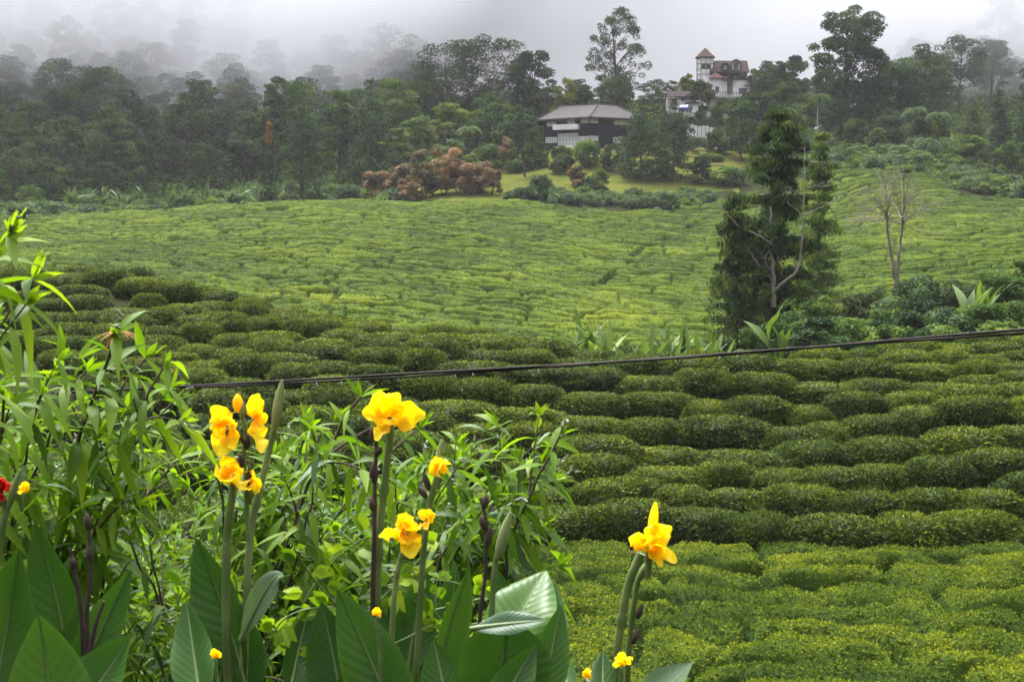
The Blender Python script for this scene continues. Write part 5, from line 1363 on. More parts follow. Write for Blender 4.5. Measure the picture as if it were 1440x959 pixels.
def sprig(lf, st, rng, pts, leaf_len, gap, r0, start=0.25, tint=.5, pale=.05, pairs=True, tipbud=False):
    """leaves in pairs along a curved shoot"""
    d = np.linalg.norm(np.diff(pts, axis=0), axis=1); L = d.sum(); s = np.concatenate([[0], np.cumsum(d)]) / L
    tube(st, pts, np.linspace(r0, r0 * .35, len(pts)), 5)
    n = max(2, int(L * (1 - start) / gap)); u = np.linspace(start, 1.0, n)
    P = np.stack([np.interp(u, s, pts[:, k_]) for k_ in range(3)], 1)
    T = unit(np.gradient(P, axis=0)) if n > 1 else unit(pts[-1:] - pts[:1])
    up = np.array([0, 0, 1.0]); S = unit(np.cross(T, up) + 1e-4); U = np.cross(S, T)
    rot = rng.uniform(0, 6.28) + np.arange(n) * 1.57
    for sg in (1, -1):
        R = S * np.cos(rot)[:, None] + U * np.sin(rot)[:, None]
        A = unit(T * rng.uniform(.25, .8, (n, 1)) + sg * R * .9 + [0, 0, -.36] + rng.normal(0, .12, (n, 3)))
        N = unit(np.cross(np.cross(A, up), A) + rng.normal(0, .38, (n, 3)))
        ln = leaf_len * (0.5 + 0.6 * np.sin(np.clip(u * 1.1, 0, 1) * 2.6)) * rng.uniform(.75, 1.2, n)
        ok = rng.random(n) < .93
        mi = (rng.random(n) < pale).astype(int)
        for m_ in (0, 1):
            k_ = ok & (mi == m_)
            if k_.any():
                blades(lf, P[k_], A[k_], N[k_], ln[k_], ln[k_] * rng.uniform(.17, .235, k_.sum()), np.clip(tint + rng.normal(0, .16, k_.sum()), 0, 1), 5, rng.uniform(.15, .85, k_.sum()), m_)
    # the young leaves at the tip stand together
    e = pts[-1]; t_ = unit(pts[-1] - pts[-2])
    A = unit(t_ + rng.normal(0, .35, (4, 3))); blades(lf, np.tile(e, (4, 1)), A, unit(rng.normal(0, 1, (4, 3)) + [0, 0, .5]), leaf_len * rng.uniform(.35, .65, 4), leaf_len * .11, np.clip(tint + .2, 0, 1), 4, .2, 0)
    if tipbud:
        for q in range(7):
            c = e + t_ * .012 * q + rng.normal(0, .004, 3); tube(st, [c, c + unit(rdir(rng, 1)[0] + t_) * .02], [.004, .002], 5, .5, 1)

def shrub(label, branches, seed, leaf=.115, twig=(0.16, 0.44), ntw=9, tint=.5, pale=.05, base=None, name='lance_leaf_shrub'):
    """branches: (tip px, tip py, depth) reached from a common base at BASE = (px, Y)"""
    rng = np.random.default_rng(seed); lf, st = Geo(), Geo()
    bx_, bY = base; b0 = np.array([at(bx_, 330, bY)[0], bY, 0]); b0[2] = gz(b0[0], bY)
    for (tx, ty, td, thick) in branches:
        e = at(tx, ty, td) - b0; s_ = np.array([rng.normal(0, .12), rng.normal(0, .12), -.1])
        mid = s_ * .45 + e * .55 + np.array([0, 0, .22 * np.linalg.norm(e - s_) * rng.uniform(.4, 1.1)]) - np.array([e[0] * .28, e[1] * .2, 0])
        pts = bez(s_, mid, e, 18) + np.concatenate([np.zeros((1, 3)), rng.normal(0, .006, (17, 3))])
        sprig(lf, st, rng, pts, leaf, .060, thick, .42, tint, pale, tipbud=rng.random() < .35)
        for q in range(ntw):
            j = int(rng.uniform(.34, .93) * 17); T = unit(pts[j + 1] - pts[j])
            dr = unit(T * .75 + rdir(rng, 1)[0] * .85 + [0, -.1, .28]); L = rng.uniform(*twig) * (1.15 - j / 30)
            q0 = pts[j]; q2 = q0 + dr * L; q1 = q0 + dr * L * .5 + [0, 0, .12 * L]
            sprig(lf, st, rng, bez(q0, q1, q2, 8), leaf * rng.uniform(.75, 1.05), .042, thick * .45, .2, np.clip(tint + rng.normal(0, .12), 0, 1), pale, tipbud=rng.random() < .25)
    r = thing(name, label, 'shrub', b0, 'lance leaved shrubs on the slope below the viewpoint')
    link('stems', st.mesh('stems', [M['branch'], M['bud']]), r); link('foliage', lf.mesh('foliage', [M['lance'], M['lance_pale']]), r)
    return r
rng = np.random.default_rng(61)
TOP = lambda px: float(np.interp(px, [-120, 0, 60, 130, 200, 260, 300, 350, 420, 480, 540, 600, 660, 720, 780, 820], [450, 500, 550, 540, 540, 610, 630, 640, 620, 610, 630, 640, 640, 655, 690, 720]))
def fill(px0, px1, n, d0, d1, low, extra=0):
    out = []
    for q in range(n):
        px = rng.uniform(px0, px1); t = TOP(px) + extra
        py = t + (low - t) * rng.random() ** 1.35
        out.append((px, py, rng.uniform(d0, d1), rng.uniform(.006, .010)))
    return out
shrub('big lance leaved shrub filling the left edge with arching leafy shoots', [(165, 470, 3.5, .012), (205, 505, 3.7, .008), (228, 510, 3.6, .008), (120, 520, 3.6, .008), (60, 560, 3.4, .008), (240, 560, 3.8, .008), (10, 560, 3.2, .01)] + fill(-100, 260, 18, 3.5, 4.6, 840), 1, .15, base=(-40, 4.3), tint=.56)
shrub('lance leaved shrub with a long dark branch rising between the yellow lilies', [(512, 562, 3.9, .011), (425, 612, 4.2, .008), (380, 640, 4.4, .008), (300, 655, 4.2, .008), (470, 590, 4.5, .007), (590, 600, 4.6, .007)] + fill(250, 480, 15, 4.0, 5.2, 840, 20), 2, .138, base=(290, 4.7), tint=.52)
shrub('lance leaved shrub with a drooping shoot reaching out over the tea bushes', [(790, 615, 3.9, .009), (740, 628, 4.2, .007), (700, 640, 4.3, .007), (650, 640, 4.5, .008), (760, 660, 4.1, .006), (690, 700, 4.0, .007), (640, 650, 4.4, .007), (720, 690, 4.3, .006)] + fill(520, 735, 13, 4.0, 5.0, 830, 10), 3, .138, base=(560, 4.8), tint=.5, pale=.08)
shrub('lance leaved shrub deep behind the lily leaves on the left', fill(-60, 330, 24, 4.6, 5.6, 930, 70), 4, .145, base=(110, 5.4), tint=.40, pale=.09)
shrub('lance leaved shrub deep behind the middle lily leaves', fill(300, 700, 26, 4.8, 5.8, 940, 70), 5, .14, base=(480, 5.7), tint=.40, pale=.1)
shrub('low lance leaved shrub at the lower left between the lily clumps', fill(120, 480, 16, 3.6, 4.4, 950, 210), 6, .10, base=(300, 4.4), tint=.36, pale=.08)
shrub('overhanging shrub with long drooping leaves at the upper left edge', [(18, 330, 2.9, .006), (46, 392, 3.0, .006), (36, 425, 2.9, .006), (0, 350, 2.9, .006), (-20, 370, 2.9, .006)], 7, .15, (0.08, .16), 2, .72, .0, base=(-260, 3.6), name='overhanging_shrub')
# red young leaves at the tip of the highest shoot
g = Geo(); r2 = np.random.default_rng(3); c = at(165, 468, 3.5)
A = unit(r2.normal(0, 1, (7, 3)) * [1, .6, .5] + [0, 0, .25]); blades(g, np.tile(c, (7, 1)), A, unit(r2.normal(0, .5, (7, 3)) + [0, -.3, 1]), .05, .015, r2.random(7), 4, .5)
tag(link('young_shoot', g.mesh('young_shoot', M['reed_leaf'])), 'tuft of orange young leaves at the tip of the highest left shoot', 'leaf tuft')

# dense low growth on the slope behind the lilies
g = Geo(); n = 16000
px_ = rng.uniform(-260, 900, n); Yq = rng.uniform(3.4, 9.5, n); x = (px_ - 720) / F * Yq
kk = rng.random(n) < np.interp(px_, [-260, 640, 780, 900], [1, 1, .5, .05]); x = x[kk]; Yq = Yq[kk]
hh = .75 * fbm(x * 1.3, Yq * 1.3, 33, 3)
P = np.stack([x, Yq, ground(x, Yq) + hh * rng.random(len(x)) ** .5], 1)
blades(g, P, unit(rdir(rng, len(x)) * [1, 1, .5] + [0, 0, .3]), unit(rdir(rng, len(x)) * .6 + [0, -.3, .8]), rng.uniform(.06, .13, len(x)), rng.uniform(.022, .05, len(x)), np.clip(rng.normal(.36, .2, len(x)), 0, 1), 4, .4)
o = link('low_undergrowth', g.mesh('low_undergrowth', M['lance'])); o['kind'] = 'stuff'; o['label'] = 'tangle of low leafy growth on the slope under the lilies'
g = Geo(); n = 2600
px_ = rng.uniform(-200, 700, n); Yq = rng.uniform(3.0, 5.5, n); x = (px_ - 720) / F * Yq
P = np.stack([x, Yq, ground(x, Yq)], 1)
blades(g, P, unit(rdir(rng, n) * [1, 1, .2] * .35 + [0, 0, 1]), rdir(rng, n), rng.uniform(.4, 1.05, n), rng.uniform(.006, .012, n), np.clip(rng.normal(.6, .22, n), 0, 1), 7, rng.uniform(.2, .9, n), 0, .1, .3)
n = 60; px_ = rng.uniform(880, 1120, n); Yq = rng.uniform(2.8, 3.6, n); x = (px_ - 720) / F * Yq
P = np.stack([x, Yq, ground(x, Yq)], 1)
blades(g, P, unit(rdir(rng, n) * [1, 1, .2] * .3 + [0, 0, 1]), rdir(rng, n), rng.uniform(.75, 1.12, n), rng.uniform(.004, .007, n), np.clip(rng.normal(.75, .15, n), 0, 1), 8, rng.uniform(.1, .5, n), 0, .1, .3)
o = link('tall_grass', g.mesh('tall_grass', M['grass'])); o['kind'] = 'stuff'; o['label'] = 'thin tall grass blades among the lilies'

# ---- canna lilies
def canna_mat(name, stops, rough, veins=True, trans=.22):
    m = leaf_mat(name, stops, rough, trans, 12.0, .18, .22)
    nd, lk = m.node_tree.nodes, m.node_tree.links
    p = [q for q in nd if q.type == 'BSDF_PRINCIPLED'][0]
    a2 = nd.new('ShaderNodeAttribute'); a2.attribute_name = 'vein'
    w_ = nd.new('ShaderNodeMath'); w_.operation = 'SINE'; ml = nd.new('ShaderNodeMath'); ml.operation = 'MULTIPLY'; ml.inputs[1].default_value = 150.0
    lk.new(a2.outputs['Fac'], ml.inputs[0]); lk.new(ml.outputs[0], w_.inputs[0])
    bp = nd.new('ShaderNodeBump'); bp.inputs['Strength'].default_value = .10; bp.inputs['Distance'].default_value = .004
    lk.new(w_.outputs[0], bp.inputs['Height']); lk.new(bp.outputs[0], p.inputs['Normal'])
    return m
M['canna'] = canna_mat('canna_leaf', [(0.0, (0.013, 0.040, 0.009)), (0.5, (0.034, 0.090, 0.014)), (1.0, (0.09, 0.175, 0.024))], .38)
M['canna_grey'] = canna_mat('canna_leaf_waxy', [(0.0, (0.03, 0.065, 0.03)), (0.5, (0.06, 0.11, 0.05)), (1.0, (0.13, 0.19, 0.11))], .42)
M['midrib'] = leaf_mat('canna_midrib', [(0, (.07, .12, .03)), (1, (.14, .20, .06))], .4, .1, 20, .2, .3)
M['stem'] = leaf_mat('canna_stem', [(0, (.055, .10, .022)), (.6, (.13, .19, .055)), (1, (.25, .30, .12))], .5, .15, 14, .35, .3)
M['drystem'] = plain_mat('dry_brown_stem', (0.030, 0.018, 0.014), (0.065, 0.04, 0.028), 30, .8)
M['petal'] = leaf_mat('yellow_petal', [(0.0, (0.76, 0.38, 0.005)), (0.3, (0.88, 0.61, 0.008)), (1.0, (0.94, 0.76, 0.03))], .5, .45, 25, .3, .2)
M['redpetal'] = leaf_mat('red_petal', [(0.0, (0.30, 0.006, 0.006)), (1.0, (0.55, 0.02, 0.012))], .5, .35, 25, .3, .2)
M['drop'] = None

def sheet(g, mid, half, nrm, tint, nw=9, fold=.35, wave=0., waves=5, ph=0., vein=None, mi=0, curl=0.):
    """a leaf or petal surface: MID the midline points, HALF the half widths, NRM the face direction at each point"""
    k_ = len(mid); T = unit(np.gradient(mid, axis=0)); S = unit(np.cross(T, nrm)); N = np.cross(S, T)
    u = np.linspace(-1, 1, nw); t = np.linspace(0, 1, k_)
    au = np.abs(u)[None, :]
    hgt = half[:, None] * (fold * au ** 1.3 - curl * au ** 3) + (wave * half[:, None]) * au ** 2 * np.sin(waves * 2 * np.pi * t[:, None] + ph + (u[None, :] > 0) * 1.3)
    v = mid[:, None, :] + S[:, None, :] * (half[:, None] * u[None, :])[:, :, None] + N[:, None, :] * hgt[:, :, None]
    tt = np.broadcast_to(np.asarray(tint, float), (k_, nw)) if np.ndim(tint) < 2 else tint
    g.add(v.reshape(-1, 3), grid_faces(k_, nw), tt.reshape(-1), mi)
    if vein is not None: vein.append((t[:, None] * .55 - au * .22 * .5 + .3).repeat(1, 0).reshape(-1))

def canna_leaf(parent, off, base, tip, wpx, face=(0, -1, .45), bend=.12, mat='canna', tint=.5, fold=.35, wmax=.42, roll=0., curl=0., tipdrop=0.):
    h_ = (base[0] * 37 + tip[1] * 17) % 10 / 10.0; curl = curl or (h_ - .35) * .7; fold = fold * (.5 + 1.7 * ((h_ * 7) % 1)); wpx = wpx * 1.12; roll = roll + ((h_ * 3) % 1 - .5) * .5
    if tip[1] < base[1] - 60: base = (base[0], base[1], base[2] - .05); tip = (tip[0], tip[1], tip[2] + .03 + .11 * h_); bend = bend * 1.8
    b = at(*base) - off; e = at(*tip) - off; L = np.linalg.norm(e - b); hw = wpx / F * base[2] / 2
    ax = unit(e - b); f = np.array(face, float); side = unit(np.cross(ax, f))
    mid = (b + e) / 2 - unit(f) * bend * L
    k_ = 22; t = np.linspace(0, 1, k_); pts = bez(b, mid, e, k_)
    if tipdrop: pts = pts + (np.clip(t - .6, 0, 1) ** 2)[:, None] * np.array([0, -.8, -1.6]) * tipdrop * L
    prof = np.where(t < wmax, np.sin(t / wmax * np.pi / 2) ** .9, np.cos((t - wmax) / (1 - wmax) * np.pi / 2) ** .85); prof[0] = .12; prof[-1] = .01
    nrm = np.tile(unit(f) * math.cos(roll) + side * math.sin(roll), (k_, 1))
    g = Geo(); vn = []
    au = np.abs(np.linspace(-1, 1, 11))[None, :]
    tn = tint + .10 * (1 - au) * 0 + .12 * (au > .93) + 0 * t[:, None]
    sheet(g, pts, hw * prof, nrm, np.clip(tn, 0, 1), 11, fold, .10, 1.7, base[0] * .1, vn, 0, curl)
    tube(g, pts - nrm * hw * .02, np.linspace(.006, .0012, k_), 5, .6, 1)
    me = g.mesh('leaf', [M[mat], M['midrib']])
    a_ = me.attributes.new('vein', 'FLOAT', 'POINT'); vv = np.zeros(len(me.vertices), np.float32); vv[:len(vn[0])] = vn[0]; a_.data.foreach_set('value', vv)
    return link('leaf', me, parent)

def petal(parent, c, d, L, W, seed, mat='petal', tint=.65, curl=.34, face=None):
    r = np.random.default_rng(seed); d = unit(np.array(d, float)); k_ = 12; t = np.linspace(0, 1, k_)
    f = np.array(face if face is not None else (r.normal(0, .5), -1, r.normal(.2, .4)), float); f = unit(f - d * (f @ d))
    pts = c + d[None, :] * (L * t)[:, None] + f[None, :] * (curl * L * (t ** 2 - .25 * np.sin(t * math.pi)))[:, None] * .55 + np.array([0, 0, -1]) * (np.clip(t - .55, 0, 1) ** 2 * L * curl * 1.5)[:, None]
    prof = np.sin(np.clip(t * .86 + .10, 0, 1) ** .9 * np.pi) ** .65; prof[0] = .18
    g = Geo(); tn = np.clip(np.linspace(tint - .5, tint + .25, k_)[:, None] - .22 * np.exp(-(np.linspace(-1, 1, 9) / .22) ** 2)[None, :] + r.normal(0, .06, (k_, 9)), 0, 1)  # midline tinted darker, for the vein and as painted crease shade
    sheet(g, pts, W / 2 * prof, np.tile(f, (k_, 1)), tn, 9, .32, .40, 1.9, r.uniform(0, 6), None, 0, -.2)
    return link('petal', g.mesh('petal', M[mat]), parent)

def flower(parent, off, px, py, Y, size, petals, seed, mat='petal', up=(0, 0, 1)):
    """petals: (dx, dz, towards the viewer, length factor, width factor) from the centre of the flower"""
    c = at(px, py, Y) - off; s_ = size / F * Y
    g = Geo(); u_ = unit(np.array(up, float)); tube(g, [c - u_ * s_ * .62, c - u_ * s_ * .25, c - u_ * s_ * .05], [s_ * .05, s_ * .075, s_ * .04], 9)
    fl = link('flower', g.mesh('flower', M['stem']), parent)
    for i, (dx, dz, dy, lf_, wf) in enumerate(petals):
        petal(fl, c + np.array([dx, -.3 * dy, dz]) * s_ * .06, (dx, -dy, dz), s_ * lf_ * 1.06, s_ * wf * 1.12, seed * 31 + i, mat, .55 + .15 * ((i * 7) % 3 - 1))
    return fl

def stalk(parent, off, pts, r0, r1, name='stem', mat='stem', Y=None, tint=.55, knots=()):
    w_ = np.array([at(*p) - off for p in pts]); t = np.linspace(0, 1, len(w_)); tt = np.linspace(0, 1, 6 * len(w_))
    c = np.stack([pchip(t, w_[:, k_], tt) for k_ in range(3)], 1); rad = np.interp(tt, [0, 1], [r0 * .84, r1 * .84])
    for kq in knots: rad = rad * (1 + .5 * np.exp(-((tt - kq) / .015) ** 2))
    g = Geo(); tube(g, c, rad, 9, np.clip(tint + .15 * np.sin(np.repeat(tt, 9) * 23), 0, 1)); return link(name, g.mesh(name, M[mat]), parent)

def bud(parent, off, p0, p1, r, mat='stem', name='bud', tint=.7):
    a, b = at(*p0) - off, at(*p1) - off; t = np.linspace(0, 1, 9)[:, None]; g = Geo()
    tube(g, a + (b - a) * t, r * np.sin(np.clip(t[:, 0] * .9 + .08, 0, 1) * np.pi) ** .7 + .0008, 8, tint); return link(name, g.mesh(name, M[mat]), parent)

def canna(label, px, Y):
    x = at(px, 330, Y)[0]; b = np.array([x, Y, gz(x, Y)])
    return thing('canna_lily', label, 'canna lily', b, 'yellow canna lilies on the slope'), b

# left clump: broad leaves and an orange red bud at the picture edge
r, o_ = canna('canna lily clump with the broadest glossy leaves and a red flower at the left edge', 60, 2.6)
for a in [((-20, 1040, 2.5), (27, 772, 2.45), 104, (.3, -1, .4), .10, 'canna', .55), ((100, 960, 2.75), (50, 736, 2.7), 72, (-.2, -1, .3), .06, 'canna', .42), ((75, 1080, 2.35), (54, 864, 2.3), 112, (0, -1, .6), .10, 'canna', .62),
          ((95, 990, 2.6), (184, 800, 2.55), 56, (.6, -1, .5), .06, 'canna', .5), ((100, 1010, 2.45), (184, 892, 2.4), 74, (.3, -1, .9), .12, 'canna', .48), ((62, 980, 2.7), (58, 812, 2.7), 46, (.5, -1, .2), .05, 'canna_grey', .5),
          ((98, 980, 2.65), (113, 842, 2.6), 60, (-.4, -1, .3), .05, 'canna', .35), ((0, 1000, 2.7), (10, 860, 2.7), 90, (.2, -1, .3), .05, 'canna', .4), ((140, 1010, 2.8), (120, 880, 2.8), 70, (.2, -1, .3), .05, 'canna', .3)]:
    canna_leaf(r, o_, a[0], a[1], a[2], a[3], a[4], a[5], a[6])
stalk(r, o_, [(-20, 1000, 2.6), (-5, 800, 2.6), (10, 715, 2.6), (24, 690, 2.6)], .010, .006)
flower(r, o_, 6, 692, 2.6, 60, [(-.5, .5, .3, .5, .45), (.2, .8, .4, .45, .4), (-.7, -.2, .5, .45, .4), (-.2, .2, 1, .35, .4)], 5, 'redpetal')
flower(r, o_, 30, 692, 2.6, 44, [(.6, .55, .3, .5, .3), (.45, .2, .6, .45, .3), (.3, .7, .2, .45, .25)], 6)
bud(r, o_, (12, 712, 2.58), (29, 660, 2.58), .006)
for p in [[(128, 1010, 2.55), (122, 880, 2.55), (127, 800, 2.55), (124, 725, 2.55)], [(120, 990, 2.57), (115, 870, 2.57), (104, 800, 2.57), (98, 770, 2.57)], [(124, 930, 2.54), (134, 880, 2.54), (146, 845, 2.54)]]:
    stalk(r, o_, p, .006, .003, 'dead_stalk', 'drystem')
for (a, b) in [((124, 745, 2.55), (122, 722, 2.55)), ((127, 790, 2.55), (126, 765, 2.55)), ((104, 800, 2.57), (101, 782, 2.57))]: bud(r, o_, a, b, .006, 'drystem', 'seed_pod')

# the pair of lilies left of the middle
r, o_ = canna('canna lily with four yellow flowers round a thin stalk and a long pale bud', 330, 2.9)
for a in [((345, 960, 2.95), (276, 756, 2.9), 84, (-.3, -1, .25), .05, 'canna', .36), ((285, 1010, 2.8), (262, 846, 2.8), 58, (.2, -1, .4), .05, 'canna', .5), ((350, 1000, 3.0), (338, 850, 3.0), 62, (.3, -1, .2), .04, 'canna', .3), ((405, 990, 2.9), (436, 850, 2.9), 40, (.5, -1, .4), .05, 'canna', .3), ((300, 1010, 2.95), (320, 900, 2.95), 50, (.4, -1, .4), .05, 'canna', .28)]:
    canna_leaf(r, o_, a[0], a[1], a[2], a[3], a[4], a[5], a[6])
canna_leaf(r, o_, (338, 900, 2.9), (400, 790, 2.78), 32, (.2, -.5, 1), -.10, 'canna_grey', .75, .5, .5, 0, 0, .55)
stalk(r, o_, [(322, 1000, 2.9), (318, 860, 2.9), (319, 760, 2.9), (328, 682, 2.9)], .012, .010, knots=(.6,))
stalk(r, o_, [(340, 1000, 2.92), (346, 850, 2.92), (353, 745, 2.92), (372, 660, 2.92), (386, 600, 2.92), (396, 548, 2.92)], .0115, .006, 'bud_stalk', 'stem', None, .8)
bud(r, o_, (385, 606, 2.91), (397, 534, 2.91), .0095, 'stem', 'bud', .9)
stalk(r, o_, [(349, 760, 2.88), (346, 690, 2.88), (343, 640, 2.88), (345, 605, 2.88), (335, 572, 2.88)], .0065, .004, 'flower_stalk')
stalk(r, o_, [(344, 625, 2.88), (335, 608, 2.87), (324, 595, 2.87)], .004, .003, 'flower_stalk', 'drystem'); stalk(r, o_, [(344, 622, 2.88), (350, 596, 2.88), (358, 588, 2.88)], .004, .003, 'flower_stalk', 'stem')
flower(r, o_, 320, 600, 2.86, 58, [(-.55, .75, .3, .62, .5), (.1, .55, .5, .45, .45), (-.2, -.9, .3, .62, .55), (.45, -.55, .5, .6, .5), (-.6, .1, .6, .5, .45)], 11)
flower(r, o_, 355, 590, 2.86, 56, [(.25, .95, .2, .75, .38), (.75, .3, .4, .5, .42), (.2, -.9, .4, .75, .5), (.55, -.3, .6, .5, .4)], 12)
bud(r, o_, (335, 580, 2.87), (334, 554, 2.87), .010, 'petal', 'flower_bud', .15); bud(r, o_, (340, 590, 2.87), (341, 566, 2.87), .006, 'stem')
flower(r, o_, 327, 668, 2.84, 58, [(-.5, .75, .3, .5, .5), (.2, .65, .4, .45, .42), (-.35, -.15, 1, .55, .6), (.3, -.5, .7, .5, .5), (-.5, .1, .6, .45, .45)], 13)
flower(r, o_, 352, 682, 2.88, 44, [(.4, .6, .3, .5, .55), (.75, .15, .4, .5, .5), (.15, -.2, .9, .45, .5)], 14)
for (a, b) in [((347, 690, 2.88), (352, 655, 2.88)), ((343, 660, 2.88), (337, 638, 2.88)), ((345, 632, 2.88), (350, 612, 2.88))]: bud(r, o_, a, b, .007, 'drystem', 'seed_pod')
stalk(r, o_, [(312, 1010, 2.7), (306, 960, 2.7), (304, 938, 2.7)], .005, .004)
flower(r, o_, 304, 926, 2.7, 34, [(0, 1, .3, .55, .35), (.3, .9, .4, .45, .3), (-.2, .9, .4, .45, .3)], 15)

# central clump
r, o_ = canna('canna lily with the largest yellow flower and a dense clump of dark leaves', 550, 2.8)
for a in [((570, 1060, 2.7), (474, 828, 2.65), 88, (-.3, -1, .4), .08, 'canna', .52), ((490, 1040, 2.8), (452, 846, 2.8), 76, (-.1, -1, .2), .04, 'canna', .2), ((600, 1020, 2.85), (537, 818, 2.85), 66, (.1, -1, .3), .05, 'canna', .40), ((520, 1050, 2.75), (520, 880, 2.75), 80, (.1, -1, .4), .06, 'canna', .32),
          ((600, 1030, 2.65), (660, 796, 2.62), 62, (.9, -1, .2), .05, 'canna', .62), ((612, 1020, 2.78), (664, 838, 2.76), 74, (-.7, -1, .2), .04, 'canna_grey', .45), ((570, 960, 2.9), (600, 800, 2.9), 56, (.3, -1, .3), .05, 'canna', .48), ((620, 960, 3.0), (642, 790, 3.0), 44, (-.3, -1, .3), .05, 'canna', .42)]:
    canna_leaf(r, o_, a[0], a[1], a[2], a[3], a[4], a[5], a[6])
stalk(r, o_, [(530, 1000, 2.9), (530, 850, 2.9), (533, 760, 2.9), (541, 680, 2.9), (549, 606, 2.9)], .010, .009, tint=.6, knots=(.45, .72))
stalk(r, o_, [(524, 1000, 2.88), (524, 850, 2.88), (526, 760, 2.88), (527, 690, 2.88), (530, 600, 2.88), (531, 570, 2.88)], .007, .004, 'dead_stalk', 'drystem')
for (a, b) in [((527, 680, 2.88), (525, 650, 2.88)), ((528, 640, 2.88), (536, 628, 2.88)), ((529, 622, 2.88), (523, 600, 2.88)), ((530, 600, 2.88), (537, 588, 2.88)), ((526, 720, 2.88), (523, 698, 2.88))]: bud(r, o_, a, b, .008, 'drystem', 'seed_pod')
flower(r, o_, 548, 590, 2.86, 74, [(-.9, .25, .3, .50, .38), (-.15, .95, .3, .66, .50), (.35, .9, .3, .62, .42), (1, .32, .3, .70, .50), (-.4, -.7, .5, .42, .28), (.1, .1, .9, .30, .26)], 21)
stalk(r, o_, [(585, 960, 2.82), (592, 830, 2.82), (597, 760, 2.82), (606, 700, 2.82), (615, 668, 2.82)], .008, .007)
flower(r, o_, 617, 664, 2.8, 42, [(-.3, .6, .4, .6, .55), (.4, .65, .4, .6, .55), (.05, .75, .8, .6, .6), (0, .9, .1, .55, .4)], 22)
bud(r, o_, (617, 645, 2.81), (622, 618, 2.81), .005, 'stem', 'bud', .9)
for (a, b) in [((600, 700, 2.82), (588, 684, 2.82)), ((604, 690, 2.82), (596, 664, 2.82)), ((598, 740, 2.82), (590, 722, 2.82))]: bud(r, o_, a, b, .006, 'drystem', 'seed_pod')
stalk(r, o_, [(548, 960, 2.8), (555, 830, 2.8), (562, 790, 2.8), (571, 762, 2.8)], .007, .006, tint=.8)
flower(r, o_, 572, 746, 2.78, 66, [(-.85, .15, .4, .58, .42), (-.35, .65, .4, .5, .4), (.2, .55, .4, .5, .42), (.1, -.8, .6, .55, .5), (-.35, -.2, .9, .45, .45), (.35, .1, .7, .45, .4)], 23)
flower(r, o_, 600, 728, 2.79, 36, [(.5, .3, .4, .55, .5), (.2, -.4, .5, .5, .5), (-.4, .3, .4, .6, .4)], 24)
stalk(r, o_, [(538, 980, 2.7), (533, 900, 2.7), (530, 874, 2.7)], .005, .004)
flower(r, o_, 530, 866, 2.7, 30, [(0, .9, .4, .6, .4), (.2, .6, .6, .5, .4)], 25)

r, o_ = canna('canna lily clump with folded leaves catching the light and a pointed brown bud', 720, 2.6)
canna_leaf(r, o_, (705, 930, 2.75), (768, 802, 2.72), 96, (-.4, -.8, .9), -.05, 'canna', .72, .45)
canna_leaf(r, o_, (690, 1060, 2.5), (716, 866, 2.45), 120, (.1, -1, .25), .06, 'canna', .34, .2, .72)
canna_leaf(r, o_, (662, 884, 2.46), (768, 872, 2.43), 34, (.1, -.8, .8), -.04, 'canna_grey', .40, .3, .5)
for a in [((680, 1040, 2.4), (754, 905, 2.38), 58, (.3, -1, .5), .08, 'canna', .5), ((765, 990, 2.7), (778, 812, 2.7), 50, (-.5, -1, .3), .05, 'canna', .5), ((760, 1010, 2.62), (790, 850, 2.62), 50, (.3, -1, .3), .04, 'canna', .55), ((640, 1030, 2.55), (610, 900, 2.55), 60, (.2, -1, .4), .05, 'canna', .45), ((740, 1000, 2.8), (700, 800, 2.8), 60, (.2, -1, .3), .04, 'canna', .36), ((800, 1010, 2.6), (796, 922, 2.6), 30, (.2, -1, .3), .04, 'canna', .5)]:
    canna_leaf(r, o_, a[0], a[1], a[2], a[3], a[4], a[5], a[6])
stalk(r, o_, [(672, 980, 2.72), (675, 870, 2.72), (683, 800, 2.72), (684, 740, 2.72), (676, 700, 2.72)], .006, .003, 'dead_stalk', 'drystem')
for (a, b) in [((684, 770, 2.72), (690, 740, 2.72)), ((683, 745, 2.72), (676, 725, 2.72)), ((680, 715, 2.72), (684, 695, 2.72))]: bud(r, o_, a, b, .007, 'drystem', 'seed_pod')
stalk(r, o_, [(690, 960, 2.7), (692, 850, 2.7), (697, 790, 2.7), (706, 755, 2.7)], .008, .006)
bud(r, o_, (699, 785, 2.69), (718, 720, 2.69), .010, 'stem', 'bud', .85)

# the single tall lily at the right
r, o_ = canna('single tall canna lily with one ragged yellow flower standing clear on the right', 880, 2.8)
stalk(r, o_, [(862, 1010, 2.8), (868, 920, 2.8), (876, 860, 2.8), (886, 815, 2.8), (902, 778, 2.8)], .009, .011, tint=.55, knots=(.45,))
stalk(r, o_, [(880, 1010, 2.83), (884, 920, 2.83), (890, 860, 2.83), (898, 815, 2.83), (912, 790, 2.83)], .008, .006, tint=.45)
bud(r, o_, (896, 818, 2.82), (915, 786, 2.82), .008, 'stem')
flower(r, o_, 912, 768, 2.78, 76, [(-.55, .55, .4, .52, .36), (.05, 1, .3, .50, .40), (.65, .85, .3, .60, .36), (.55, .1, .7, .52, .40), (.75, -.35, .5, .55, .26), (.3, -.55, .7, .45, .22), (-.15, .25, 1, .42, .45), (-.6, .2, .6, .42, .3)], 31)
bud(r, o_, (915, 760, 2.77), (922, 706, 2.77), .009, 'petal', 'flower_bud', .6)
for (a, b) in [((896, 870, 2.82), (903, 850, 2.82)), ((890, 905, 2.82), (897, 885, 2.82))]: bud(r, o_, a, b, .006, 'drystem', 'seed_pod')
stalk(r, o_, [(874, 1010, 2.72), (874, 948, 2.72)], .006, .005)
stalk(r, o_, [(826, 1010, 2.7), (822, 960, 2.7)], .005, .004)
